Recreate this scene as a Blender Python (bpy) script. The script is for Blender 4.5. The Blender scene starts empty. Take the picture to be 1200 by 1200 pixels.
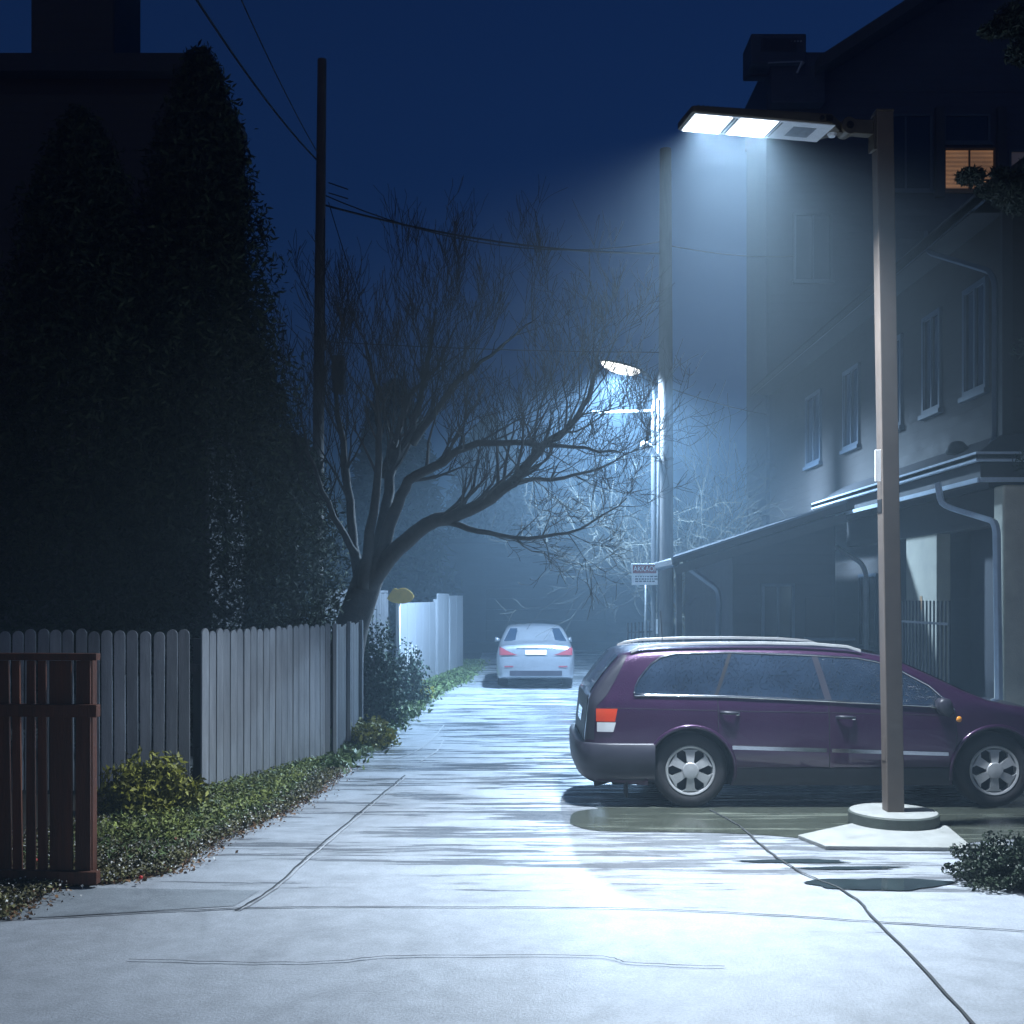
import bpy, bmesh, math, random
import numpy as np
from mathutils import Vector, Matrix
random.seed(7)
R = math.radians
SC = bpy.context.scene
COL = SC.collection

# ------------------------------------------------------------------ camera, sky, fill light, exposure
F = 1300.0; CAMZ = 2.1; HOR = 700.0
cam_d = bpy.data.cameras.new('camera'); cam = bpy.data.objects.new('camera', cam_d); COL.objects.link(cam)
cam.location = (0, 0, CAMZ); cam.rotation_euler = (R(90), 0, 0)
cam_d.sensor_width = 36; cam_d.lens = 36 * F / 1200; cam_d.shift_y = (HOR - 600) / 1200
cam_d.clip_end = 1000
SC.camera = cam

FILL_EL, FILL_AZ = 38.0, 205.0
w = bpy.data.worlds.new('World'); SC.world = w; w.use_nodes = True
nt = w.node_tree; nt.nodes.clear()
sky = nt.nodes.new('ShaderNodeTexSky'); sky.sky_type = 'NISHITA'; sky.sun_disc = False
sky.sun_elevation = R(4); sky.sun_rotation = R(FILL_AZ); sky.ozone_density = 4.0
tint = nt.nodes.new('ShaderNodeMix'); tint.data_type = 'RGBA'; tint.blend_type = 'MULTIPLY'; tint.inputs[0].default_value = 1
tint.inputs[7].default_value = (0.44, 0.56, 0.98, 1)
bg = nt.nodes.new('ShaderNodeBackground'); bg.inputs[1].default_value = 0.05
out = nt.nodes.new('ShaderNodeOutputWorld')
nt.links.new(sky.outputs[0], tint.inputs[6]); nt.links.new(tint.outputs[2], bg.inputs[0]); nt.links.new(bg.outputs[0], out.inputs[0])

sun_d = bpy.data.lights.new('moon_fill', 'SUN'); sun = bpy.data.objects.new('moon_fill', sun_d); COL.objects.link(sun)
sun_d.energy = 0.045; sun_d.angle = R(3); sun_d.color = (0.62, 0.78, 1.0)
sun.rotation_euler = (R(52), 0, R(-28))      # added moonlight fill from behind the camera, upper left

SC.view_settings.view_transform = 'Standard'; SC.view_settings.look = 'None'
SC.view_settings.exposure = 0.0; SC.view_settings.gamma = 1.0
SC.cycles.volume_bounces = 0
SC.cycles.max_bounces = 6
SC.cycles.sample_clamp_indirect = 4.0

MAIN_W, FAR_W = 1040.0, 13500.0
HAZE_DENS = 0.0068

def P(px, py, D): return Vector(((px - 600) / F * D, D, CAMZ - (py - HOR) / F * D))
def G(px, py, z=0.0):
    D = F * (CAMZ - z) / (py - HOR); return Vector(((px - 600) / F * D, D, z))

# ------------------------------------------------------------------ materials
def mat(name, col, rough=0.6, metal=0.0, noise=0.0, nscale=8.0, bump=0.0, bscale=40.0, spec=0.5, emis=None, estr=0, coat=0, island=0.0, stretch=(1, 1, 1)):
    m = bpy.data.materials.new(name); m.use_nodes = True; t = m.node_tree
    b = t.nodes['Principled BSDF']
    b.inputs['Base Color'].default_value = (*col, 1); b.inputs['Roughness'].default_value = rough
    b.inputs['Metallic'].default_value = metal; b.inputs['Specular IOR Level'].default_value = spec
    b.inputs['Coat Weight'].default_value = coat; b.inputs['Coat Roughness'].default_value = 0.05
    if emis: b.inputs['Emission Color'].default_value = (*emis, 1); b.inputs['Emission Strength'].default_value = estr
    tc = t.nodes.new('ShaderNodeTexCoord'); mp = t.nodes.new('ShaderNodeMapping'); mp.inputs['Scale'].default_value = stretch
    t.links.new(tc.outputs['Object'], mp.inputs[0])
    last = None
    if noise:
        n = t.nodes.new('ShaderNodeTexNoise'); n.inputs['Scale'].default_value = nscale; n.inputs['Detail'].default_value = 7; n.inputs['Roughness'].default_value = .62
        t.links.new(mp.outputs[0], n.inputs[0])
        r = t.nodes.new('ShaderNodeMapRange'); r.inputs[1].default_value = .28; r.inputs[2].default_value = .72
        r.inputs[3].default_value = 1 - noise; r.inputs[4].default_value = 1 + noise
        t.links.new(n.outputs[0], r.inputs[0])
        mx = t.nodes.new('ShaderNodeVectorMath'); mx.operation = 'SCALE'; mx.inputs[0].default_value = col
        t.links.new(r.outputs[0], mx.inputs['Scale']); t.links.new(mx.outputs[0], b.inputs['Base Color']); last = mx.outputs[0]
        r2 = t.nodes.new('ShaderNodeMapRange'); r2.inputs[3].default_value = max(.03, rough * .75); r2.inputs[4].default_value = min(1, rough * 1.25)
        t.links.new(n.outputs[0], r2.inputs[0]); t.links.new(r2.outputs[0], b.inputs['Roughness'])
    if island:
        g = t.nodes.new('ShaderNodeNewGeometry')
        r = t.nodes.new('ShaderNodeMapRange'); r.inputs[3].default_value = 1 - island; r.inputs[4].default_value = 1 + island
        t.links.new(g.outputs['Random Per Island'], r.inputs[0])
        mx = t.nodes.new('ShaderNodeVectorMath'); mx.operation = 'SCALE'; mx.inputs[0].default_value = col
        if last: t.links.new(last, mx.inputs[0])
        t.links.new(r.outputs[0], mx.inputs['Scale']); t.links.new(mx.outputs[0], b.inputs['Base Color'])
    if bump:
        n = t.nodes.new('ShaderNodeTexNoise'); n.inputs['Scale'].default_value = bscale; n.inputs['Detail'].default_value = 4
        t.links.new(mp.outputs[0], n.inputs[0])
        bp = t.nodes.new('ShaderNodeBump'); bp.inputs['Strength'].default_value = bump; bp.inputs['Distance'].default_value = .01
        t.links.new(n.outputs[0], bp.inputs['Height']); t.links.new(bp.outputs[0], b.inputs['Normal'])
    return m

def siding_mat(name, col, pitch=0.16):
    m = mat(name, col, .75, noise=.22, nscale=3, bump=0)
    t = m.node_tree; b = t.nodes['Principled BSDF']
    tc = t.nodes.new('ShaderNodeTexCoord'); sx = t.nodes.new('ShaderNodeSeparateXYZ'); t.links.new(tc.outputs['Object'], sx.inputs[0])
    mm = t.nodes.new('ShaderNodeMath'); mm.operation = 'MULTIPLY'; mm.inputs[1].default_value = 1 / pitch
    fr = t.nodes.new('ShaderNodeMath'); fr.operation = 'FRACT'
    t.links.new(sx.outputs[2], mm.inputs[0]); t.links.new(mm.outputs[0], fr.inputs[0])
    bp = t.nodes.new('ShaderNodeBump'); bp.inputs['Strength'].default_value = 1; bp.inputs['Distance'].default_value = .02; bp.invert = True
    t.links.new(fr.outputs[0], bp.inputs['Height']); t.links.new(bp.outputs[0], b.inputs['Normal'])
    return m

def drops(m, scale=70, strength=.6, stretch=(1, 1, .45), dist=.006):
    """rain drops standing on the surface"""
    t = m.node_tree; b = t.nodes['Principled BSDF']
    tc = t.nodes.new('ShaderNodeTexCoord'); mp = t.nodes.new('ShaderNodeMapping'); mp.inputs['Scale'].default_value = stretch
    t.links.new(tc.outputs['Object'], mp.inputs[0])
    v = t.nodes.new('ShaderNodeTexVoronoi'); v.inputs['Scale'].default_value = scale; t.links.new(mp.outputs[0], v.inputs[0])
    r = t.nodes.new('ShaderNodeMapRange'); r.inputs[1].default_value = 0; r.inputs[2].default_value = .35; r.inputs[3].default_value = 1; r.inputs[4].default_value = 0
    t.links.new(v.outputs['Distance'], r.inputs[0])
    bp = t.nodes.new('ShaderNodeBump'); bp.inputs['Strength'].default_value = strength; bp.inputs['Distance'].default_value = dist
    t.links.new(r.outputs[0], bp.inputs['Height']); t.links.new(bp.outputs[0], b.inputs['Normal'])
    return m

def road_mat(name, base, wetlo=.50, wethi=.64, tintc=(1, 1, 1)):
    m = bpy.data.materials.new(name); m.use_nodes = True; t = m.node_tree; b = t.nodes['Principled BSDF']; L = t.links.new
    tc = t.nodes.new('ShaderNodeTexCoord')
    def noise(scale, st, det=6, rg=.6, dist=0):
        mp = t.nodes.new('ShaderNodeMapping'); mp.inputs['Scale'].default_value = st; L(tc.outputs['Object'], mp.inputs[0])
        n = t.nodes.new('ShaderNodeTexNoise'); n.inputs['Scale'].default_value = scale; n.inputs['Detail'].default_value = det; n.inputs['Roughness'].default_value = rg
        n.inputs['Distortion'].default_value = dist
        L(mp.outputs[0], n.inputs[0]); return n.outputs[0]
    def rng(x, a, b_, c, d):
        r = t.nodes.new('ShaderNodeMapRange'); r.interpolation_type = 'SMOOTHSTEP'
        for i, v in enumerate((a, b_, c, d)): r.inputs[i + 1].default_value = v
        L(x, r.inputs[0]); return r.outputs[0]
    def math_(op, x, y):
        n = t.nodes.new('ShaderNodeMath'); n.operation = op
        for i, v in enumerate((x, y)):
            if isinstance(v, (int, float)): n.inputs[i].default_value = v
            else: L(v, n.inputs[i])
        return n.outputs[0]
    streak = noise(1.0, (.42, 2.3, 1), 5, .62, .6)
    fine_st = noise(1.0, (.8, 9.0, 1), 4, .6, .3)
    big = noise(.35, (1, 1, 1), 3)
    fine = noise(60, (1, 1, 1), 3, .7)
    mid = noise(5, (1, 1, 1), 6, .7)
    sy = t.nodes.new('ShaderNodeSeparateXYZ'); L(tc.outputs['Object'], sy.inputs[0])
    near = rng(sy.outputs[1], 7.0, 8.9, -.06, .060)      # the street slab at the front drains better than the alley
    side = rng(sy.outputs[0], -2.2, 1.2, -.03, .012)
    wet = rng(math_('ADD', math_('ADD', near, side), math_('ADD', math_('MULTIPLY', streak, .42), math_('ADD', math_('MULTIPLY', fine_st, .46), math_('MULTIPLY', big, .12)))), wetlo, wethi, 0, 1)
    tone = math_('MULTIPLY', rng(mid, .3, .7, .86, 1.1), rng(fine, .3, .7, .86, 1.12))
    tone = math_('MULTIPLY', tone, rng(wet, 0, 1, 1.0, .50))
    vo = t.nodes.new('ShaderNodeTexVoronoi'); vo.inputs['Scale'].default_value = 26; L(tc.outputs['Object'], vo.inputs[0])
    grit = rng(vo.outputs['Distance'], .05, .13, 0, 1)
    gm = noise(2.2, (1, 1, 1), 3); grit = math_('MAXIMUM', grit, rng(gm, .42, .56, 1, 0))
    stain = rng(noise(.9, (1, 1, 1), 5, .65, 1.2), .52, .66, 1, .84)
    tone = math_('MULTIPLY', math_('MULTIPLY', tone, stain), rng(grit, 0, 1, .72, 1))
    sc = t.nodes.new('ShaderNodeVectorMath'); sc.operation = 'SCALE'; sc.inputs[0].default_value = base
    L(tone, sc.inputs['Scale']); L(sc.outputs[0], b.inputs['Base Color'])
    L(rng(wet, 0, 1, .48, .10), b.inputs['Roughness'])
    b.inputs['Specular IOR Level'].default_value = .55
    bp = t.nodes.new('ShaderNodeBump'); bp.inputs['Distance'].default_value = .006
    L(rng(wet, 0, 1, .55, .10), bp.inputs['Strength']); L(math_('ADD', fine, math_('MULTIPLY', mid, .8)), bp.inputs['Height'])
    L(bp.outputs[0], b.inputs['Normal'])
    return m

M = {}
M['concrete'] = road_mat('wet_concrete', (.36, .39, .43))
M['apron'] = road_mat('apron_concrete', (.25, .28, .31), .6, .8)
M['greenish'] = road_mat('green_grey_paving', (.12, .135, .11), .42, .60)
M['soil'] = mat('soil', (.035, .03, .022), .9, noise=.5, nscale=14, bump=.8, bscale=50)
M['far_ground'] = mat('far_ground', (.05, .055, .05), .9, noise=.4, nscale=2)
M['joint'] = mat('joint', (.035, .04, .045), .8, noise=.4, nscale=30)
M['seal'] = mat('seal', (.42, .44, .47), .5, noise=.3, nscale=30)
M['puddle'] = mat('puddle', (.03, .045, .05), .05, noise=.3, nscale=5, bump=.05, bscale=12)
M['padc'] = mat('pad_concrete', (.30, .31, .30), .6, noise=.18, nscale=6, bump=.35, bscale=70)
M['footing'] = mat('footing', (.07, .085, .075), .7, noise=.25, nscale=9, bump=.4, bscale=60)
M['polepaint'] = mat('pole_paint', (.115, .092, .078), .5, noise=.12, nscale=5)
M['bronze'] = mat('lamp_housing', (.13, .11, .085), .42, .35, noise=.12, nscale=12)
M['whitemetal'] = mat('white_metal', (.72, .74, .76), .4, noise=.1, nscale=10)
M['mast'] = mat('mast_paint', (.03, .034, .04), .8, 0, noise=.2, nscale=20)
M['steel'] = mat('galvanised', (.36, .38, .4), .4, .7, noise=.2, nscale=20)
M['black'] = mat('black_plastic', (.012, .012, .014), .5, noise=.2, nscale=20)
M['led'] = mat('led_panel', (.9, .95, 1), .3, emis=(.88, .95, 1), estr=5)
M['farled'] = mat('far_lamp_lens', (.9, .9, .9), .3, emis=(1, .95, .86), estr=3.5)
M['wood_pole'] = mat('pole_wood', (.07, .06, .055), .85, noise=.4, nscale=4, stretch=(6, 6, .5), bump=.6, bscale=12)
M['wire'] = mat('wire', (.012, .012, .014), .6)
M['bark'] = mat('bark', (.045, .04, .036), .9, noise=.4, nscale=9, bump=.8, bscale=30)
M['palebark'] = mat('pale_bark', (.065, .065, .052), .85, noise=.3, nscale=9)
M['picket'] = mat('picket_paint', (.25, .27, .30), .7, noise=.30, nscale=3, stretch=(3, 3, .5), bump=.4, bscale=30, island=.24)
M['greywood'] = mat('dark_fence', (.055, .06, .07), .75, noise=.4, nscale=3, stretch=(3, 3, .4), bump=.4, bscale=30)
M['redwood'] = mat('redwood', (.085, .026, .012), .65, noise=.5, nscale=4, stretch=(4, 4, .4), bump=.6, bscale=30, island=.3)
M['panelwhite'] = mat('white_panel', (.23, .25, .28), .55, noise=.12, nscale=3, stretch=(4, 4, .3))
M['siding'] = siding_mat('dark_siding', (.034, .031, .031))
M['siding_far'] = siding_mat('navy_siding', (.038, .046, .075), .22)
M['cream_lit'] = mat('lit_cream_render', (.60, .56, .44), .85, noise=.18, nscale=2.5, bump=.5, bscale=55)  # lighter copy of the stucco: lamp light put into the near pillar's colour
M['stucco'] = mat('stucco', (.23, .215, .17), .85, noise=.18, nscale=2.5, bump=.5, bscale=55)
M['carport_wall'] = siding_mat('carport_boards', (.018, .022, .035), .18)
M['roof'] = mat('shingle', (.035, .037, .045), .8, noise=.35, nscale=8, stretch=(1, 5, 5), bump=.8, bscale=30)
M['gutter'] = mat('gutter_paint', (.52, .60, .68), .32, noise=.08, nscale=6)
M['soffit'] = mat('soffit', (.035, .038, .045), .7, noise=.2, nscale=5)
M['frame'] = mat('window_frame', (.06, .085, .12), .45, noise=.1)
M['glass'] = mat('window_glass', (.015, .022, .035), .06, noise=.2, nscale=2)
M['litwin'] = mat('lit_blind', (.7, .45, .25), .7, noise=.12, nscale=2, emis=(1.0, .50, .24), estr=.2)
M['dimwin'] = mat('dim_blind', (.3, .28, .3), .7, emis=(.35, .3, .33), estr=.05)
M['void'] = mat('door_dark', (.012, .012, .018), .7, noise=.3, nscale=4)
M['iron'] = mat('iron', (.02, .022, .03), .5, .3, noise=.2)
M['yellow'] = mat('yellow_sign', (.62, .40, .08), .5, noise=.15, nscale=8)
M['signwhite'] = mat('sign_white', (.9, .9, .9), .45, noise=.08, nscale=8)
M['signred'] = mat('sign_red', (.32, .05, .04), .5, noise=.15, nscale=8)
M['signink'] = mat('sign_ink', (.04, .05, .07), .5)
M['rust'] = mat('rust_stain', (.24, .13, .05), .85, noise=.5, nscale=9)
def slats(m):
    t = m.node_tree; b = t.nodes['Principled BSDF']; tc = t.nodes.new('ShaderNodeTexCoord'); wv = t.nodes.new('ShaderNodeTexWave'); wv.bands_direction = 'Z'; wv.inputs['Scale'].default_value = 2.6; wv.inputs['Distortion'].default_value = .3
    n = t.nodes.new('ShaderNodeTexNoise'); n.inputs['Scale'].default_value = .9; t.links.new(tc.outputs['Object'], wv.inputs[0]); t.links.new(tc.outputs['Object'], n.inputs[0])
    a = t.nodes.new('ShaderNodeMapRange'); a.inputs[3].default_value = .11; a.inputs[4].default_value = .19; t.links.new(wv.outputs['Fac'], a.inputs[0])
    c = t.nodes.new('ShaderNodeMath'); c.operation = 'MULTIPLY'; d = t.nodes.new('ShaderNodeMapRange'); d.inputs[1].default_value = .3; d.inputs[2].default_value = .7; d.inputs[3].default_value = .6; d.inputs[4].default_value = 1.5
    t.links.new(n.outputs[0], d.inputs[0]); t.links.new(a.outputs[0], c.inputs[0]); t.links.new(d.outputs[0], c.inputs[1]); t.links.new(c.outputs[0], b.inputs['Emission Strength'])
slats(M['litwin'])
# foliage
M['conifer'] = mat('conifer_leaves', (.03, .042, .02), .95, island=.6)
M['pine'] = mat('pine_needles', (.03, .045, .03), .6, island=.5)
M['boxwood'] = mat('boxwood_leaves', (.02, .035, .018), .5, island=.6)
M['shrub'] = mat('shrub_leaves', (.04, .07, .05), .85, island=.6)
M['yelshrub'] = mat('yellow_green_leaves', (.22, .22, .03), .6, island=.55)
M['cover'] = mat('ground_cover_leaves', (.11, .105, .04), .65, noise=.7, nscale=2.2, island=.8)
M['covery'] = mat('yellowing_leaves', (.17, .20, .05), .65, noise=.6, nscale=3, island=.6)
M['litter'] = mat('brown_leaves', (.14, .075, .035), .75, island=.8)
M['pebble'] = mat('pale_pebbles', (.5, .5, .48), .7, island=.6)
M['grass'] = mat('grass_blades', (.10, .15, .05), .6, island=.5)
M['berry'] = mat('red_berry', (.5, .02, .02), .35)
# vehicles
M['purple'] = drops(mat('purple_paint', (.046, .014, .054), .32, .45, noise=.06, nscale=2, coat=1), 55, .35, (1, 1, .8))
M['van_glass'] = drops(mat('van_glass', (.016, .030, .055), .22, 0, noise=.3, nscale=3, spec=.8), 80, 1.0, (1, 1, .40), .020)
M['clad'] = mat('cladding', (.028, .028, .042), .45, noise=.2, nscale=4)
M['rubber'] = mat('rubber', (.022, .022, .026), .75, noise=.25, nscale=12, bump=.3, bscale=60)
M['chrome'] = mat('chrome', (.72, .74, .78), .16, 1.0, noise=.05)
M['rim'] = mat('rim_silver', (.50, .51, .52), .38, .35, noise=.12, nscale=10)
M['lamp_red'] = mat('tail_red', (.62, .05, .012), .15, coat=1)
M['lamp_dull'] = mat('tail_dull_red', (.26, .045, .06), .25, coat=1)
M['lamp_white'] = mat('lens_white', (.62, .64, .66), .15, coat=1)
M['amber'] = mat('lens_amber', (.8, .30, .03), .2, coat=1)
M['silver'] = mat('silver_paint', (.28, .30, .34), .3, .5, noise=.05, coat=.7)
M['seam'] = mat('seam', (.008, .008, .012), .8)

# ------------------------------------------------------------------ helpers
ROOTS = {}
def tag(o, label=None, cat=None, group=None, kind=None):
    if label: o['label'] = label
    if cat: o['category'] = cat
    if group: o['group'] = group
    if kind: o['kind'] = kind
    return o
def thing(name, label, cat, loc=(0, 0, 0), rotz=0.0, group=None):
    o = bpy.data.objects.new(name, None); COL.objects.link(o); o.empty_display_size = .2
    o.location = loc; o.rotation_euler = (0, 0, rotz); ROOTS[o.name] = Vector(loc)
    return tag(o, label, cat, group)
def rootloc(o):
    while o is not None and o.parent is not None: o = o.parent
    return ROOTS.get(o.name, Vector((0, 0, 0))) if o is not None else Vector((0, 0, 0))
def copy_tree(o, parent=None):
    c = o.copy(); COL.objects.link(c); c.parent = parent
    for ch in list(o.children): copy_tree(ch, c)
    return c

class MB:
    def __init__(s): s.v = []; s.f = []
    def add(s, vs, fs):
        n = len(s.v); s.v += [tuple(p) for p in vs]; s.f += [tuple(i + n for i in f) for f in fs]; return s
    def box(s, lo, hi, rot=0, piv=None):
        x0, y0, z0 = lo; x1, y1, z1 = hi
        vs = [Vector(p) for p in ((x0, y0, z0), (x1, y0, z0), (x1, y1, z0), (x0, y1, z0), (x0, y0, z1), (x1, y0, z1), (x1, y1, z1), (x0, y1, z1))]
        if rot:
            piv = Vector(piv) if piv is not None else Vector(((x0 + x1) / 2, (y0 + y1) / 2, 0)); m = Matrix.Rotation(rot, 3, 'Z')
            vs = [m @ (v - piv) + piv for v in vs]
        return s.add(vs, [(3, 2, 1, 0), (4, 5, 6, 7), (0, 1, 5, 4), (1, 2, 6, 5), (2, 3, 7, 6), (3, 0, 4, 7)])
    def beam(s, a, b, wd, ht, up=(0, 0, 1)):
        a = Vector(a); b = Vector(b); d = (b - a).normalized(); u = Vector(up); sd = d.cross(u)
        if sd.length < 1e-4: sd = d.cross(Vector((1, 0, 0)))
        sd.normalize(); u = sd.cross(d)
        vs = [p + sd * sx * wd / 2 + u * sz * ht / 2 for p in (a, b) for sx, sz in ((-1, -1), (1, -1), (1, 1), (-1, 1))]
        return s.add(vs, [(0, 1, 2, 3), (7, 6, 5, 4), (0, 4, 5, 1), (1, 5, 6, 2), (2, 6, 7, 3), (3, 7, 4, 0)])
    def tube(s, pts, rad, n=8, cap=True):
        pts = [Vector(p) for p in pts]
        if not isinstance(rad, (list, tuple)): rad = [rad] * len(pts)
        rings = []; prev = None
        for i, p in enumerate(pts):
            d = (pts[min(i + 1, len(pts) - 1)] - pts[max(i - 1, 0)])
            d = d.normalized() if d.length > 1e-9 else Vector((0, 0, 1))
            if prev is None:
                a = Vector((1, 0, 0)) if abs(d.x) < .8 else Vector((0, 1, 0)); prev = d.cross(a).normalized()
            u = (prev - d * prev.dot(d)); u = u.normalized() if u.length > 1e-6 else d.orthogonal().normalized(); prev = u; q = d.cross(u)
            rings.append([p + (u * math.cos(2 * math.pi * k / n) + q * math.sin(2 * math.pi * k / n)) * rad[i] for k in range(n)])
        vs = [v for r in rings for v in r]; fs = []
        for i in range(len(pts) - 1):
            for k in range(n):
                fs.append((i * n + k, i * n + (k + 1) % n, (i + 1) * n + (k + 1) % n, (i + 1) * n + k))
        if cap: fs.append(tuple(range(n - 1, -1, -1))); fs.append(tuple((len(pts) - 1) * n + k for k in range(n)))
        return s.add(vs, fs)
    def prism(s, poly, z0, z1):
        n = len(poly); vs = [(p[0], p[1], z0) for p in poly] + [(p[0], p[1], z1) for p in poly]
        area = sum(poly[i][0] * poly[(i + 1) % n][1] - poly[(i + 1) % n][0] * poly[i][1] for i in range(n))
        fs = [tuple(range(n - 1, -1, -1)), tuple(range(n, 2 * n))] + [(i, (i + 1) % n, n + (i + 1) % n, n + i) for i in range(n)]
        if area < 0: fs = [tuple(reversed(f)) for f in fs]
        return s.add(vs, fs)
    def plate(s, poly3, off):
        """closed slab from a planar 3d outline and a thickness vector"""
        n = len(poly3); off = Vector(off); a = [Vector(p) for p in poly3]
        return s.add(a + [p + off for p in a], [tuple(range(n - 1, -1, -1)), tuple(range(n, 2 * n))] + [(i, (i + 1) % n, n + (i + 1) % n, n + i) for i in range(n)])
    def lathe(s, prof, c, axis='Y', n=40):
        """prof: (radius, along)"""
        vs = []; fs = []; c = Vector(c)
        for k in range(n):
            a = 2 * math.pi * k / n
            for r, h in prof:
                if axis == 'Y': vs.append(c + Vector((r * math.cos(a), h, r * math.sin(a))))
                elif axis == 'Z': vs.append(c + Vector((r * math.cos(a), r * math.sin(a), h)))
                else: vs.append(c + Vector((h, r * math.cos(a), r * math.sin(a))))
        m = len(prof)
        for k in range(n):
            for j in range(m - 1):
                fs.append((k * m + j, ((k + 1) % n) * m + j, ((k + 1) % n) * m + j + 1, k * m + j + 1))
        return s.add(vs, fs)
    def strip(s, pts, width, z):
        """flat strip on the ground following pts"""
        pts = [Vector((p[0], p[1], z)) for p in pts]; vs = []; n = len(pts)
        for i, p in enumerate(pts):
            d = pts[min(i + 1, n - 1)] - pts[max(i - 1, 0)]; q = Vector((-d.y, d.x, 0)).normalized() * width / 2 * (random.uniform(.75, 1.25))
            vs += [p + q, p - q]
        return s.add(vs, [(2 * i, 2 * i + 1, 2 * i + 3, 2 * i + 2) for i in range(n - 1)])
    def build(s, name, m, parent=None, smooth=False, bevel=0.0, world=True, auto=None):
        me = bpy.data.meshes.new(name)
        vs = s.v
        if parent is not None and world:
            o_ = rootloc(parent); vs = [(a - o_.x, b - o_.y, c - o_.z) for a, b, c in s.v]
        me.from_pydata(vs, [], s.f); me.update()
        if auto is None:
            bm = bmesh.new(); bm.from_mesh(me); bmesh.ops.recalc_face_normals(bm, faces=bm.faces); bm.to_mesh(me); bm.free()
        me.materials.append(M[m] if isinstance(m, str) else m)
        o = bpy.data.objects.new(name, me); COL.objects.link(o)
        if parent is not None: o.parent = parent
        if smooth: me.polygons.foreach_set('use_smooth', [True] * len(me.polygons))
        if bevel:
            b = o.modifiers.new('bevel', 'BEVEL'); b.width = bevel; b.segments = 2; b.limit_method = 'ANGLE'
        if smooth == 'angle':
            try: me.set_sharp_from_angle(angle=R(35))
            except Exception: pass
        return o

def leaves(name, m, parent, pts, size, elong=1.6, upbias=0.0, nrm=None, world=True, cup=.25):
    """many separate leaf faces; pts Nx3 array"""
    pts = np.asarray(pts, float); n = len(pts); rg = np.random.default_rng(n + 3)
    a = rg.normal(size=(n, 3)); a[:, 2] += upbias; a /= np.linalg.norm(a, axis=1)[:, None]
    b = rg.normal(size=(n, 3)); b -= a * (a * b).sum(1)[:, None]; b /= np.linalg.norm(b, axis=1)[:, None]
    sz = size * rg.uniform(.55, 1.3, n)[:, None]
    c = np.cross(a, b)
    p0 = pts - b * sz * elong / 2; p2 = pts + b * sz * elong / 2
    p1 = pts + c * sz / 2 + a * sz * cup; p3 = pts - c * sz / 2 + a * sz * cup
    v = np.stack([p0, p1, p2, p3], 1).reshape(-1, 3)
    if parent is not None and world: v = v - np.array(rootloc(parent))
    me = bpy.data.meshes.new(name)
    me.vertices.add(4 * n); me.vertices.foreach_set('co', v.astype(np.float32).ravel())
    me.loops.add(4 * n); me.loops.foreach_set('vertex_index', np.arange(4 * n, dtype=np.int32))
    me.polygons.add(n); me.polygons.foreach_set('loop_start', np.arange(0, 4 * n, 4, dtype=np.int32))
    me.polygons.foreach_set('loop_total', np.full(n, 4, dtype=np.int32))
    me.update(calc_edges=True); me.validate()
    me.materials.append(M[m]); o = bpy.data.objects.new(name, me); COL.objects.link(o)
    if parent is not None: o.parent = parent
    return o
rng = np.random.default_rng(11)

def interp(x, pts):
    if x <= pts[0][0]: return pts[0][1]
    for (a, b), (c, d) in zip(pts, pts[1:]):
        if x <= c: return b + (d - b) * (x - a) / (c - a) if c > a else d
    return pts[-1][1]
def smooth_poly(pts, n=4):
    """Catmull-Rom"""
    pts = [Vector(p) for p in pts]; outp = []
    for i in range(len(pts) - 1):
        p0 = pts[max(i - 1, 0)]; p1 = pts[i]; p2 = pts[i + 1]; p3 = pts[min(i + 2, len(pts) - 1)]
        for k in range(n):
            t = k / n; outp.append(.5 * ((2 * p1) + (p2 - p0) * t + (2 * p0 - 5 * p1 + 4 * p2 - p3) * t * t + (3 * p1 - p0 - 3 * p2 + p3) * t ** 3))
    outp.append(pts[-1]); return outp

# ------------------------------------------------------------------ ground
def sheet(name, poly, m, z, kind='structure'):
    b = MB(); b.add([(p[0], p[1], z) for p in poly], [tuple(range(len(poly)))])
    o = b.build(name, m)
    if o.data.polygons[0].normal.z < 0: o.data.flip_normals()
    return tag(o, kind=kind)
sheet('ground', [(-70, -12), (70, -12), (70, 110), (-70, 110)], 'far_ground', -.012)
bed_edge = [G(-60, 1120), G(0, 1079), G(62, 1041), G(130, 1036), G(195, 1024), G(222, 1005), G(262, 982), G(310, 962), G(355, 938), G(388, 912), G(402, 896), G(425, 884), G(450, 862), G(472, 845), G(490, 828), G(512, 812), G(545, 797), G(560, 780), G(565, 765)]
sheet('alley_road', [(-4.5, -5)] + [(p.x, p.y) for p in bed_edge] + [(5.9, 44), (5.9, -5)][0:0] + [(8, 46), (8, -5)], 'concrete', 0.0)
sheet('planting_bed', [(p.x, p.y) for p in bed_edge] + [(-9, 42), (-12, 20), (-12, 4)], 'soil', -.004)
sheet('left_apron', [tuple(G(*q)[:2]) for q in ((62, 1040), (305, 1044), (275, 1062), (-10, 1079))], 'apron', .004)
sheet('green_grey_driveway', [tuple(p[:2]) for p in smooth_poly([G(668, 966), G(672, 953), G(700, 948), G(760, 944), G(1330, 944), G(1330, 978), G(1180, 984), G(1100, 990), G(960, 984), G(880, 978), G(780, 975), G(700, 974), G(668, 966)], 5)[:-1]], 'greenish', .004)  # darker green-grey strip of ground along the minivan
def joint(name, pts, wd, z=.008, m='joint', n=7, jit=.008):
    pp = smooth_poly([G(*q) for q in pts], n)
    pp = [p + Vector((random.uniform(-jit, jit), random.uniform(-jit, jit), 0)) for p in pp]
    b = MB(); b.strip(pp, wd, z); o = b.build(name, m)
    for p in o.data.polygons:
        if p.normal.z < 0: o.data.flip_normals(); break
    return tag(o, kind='structure')
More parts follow.
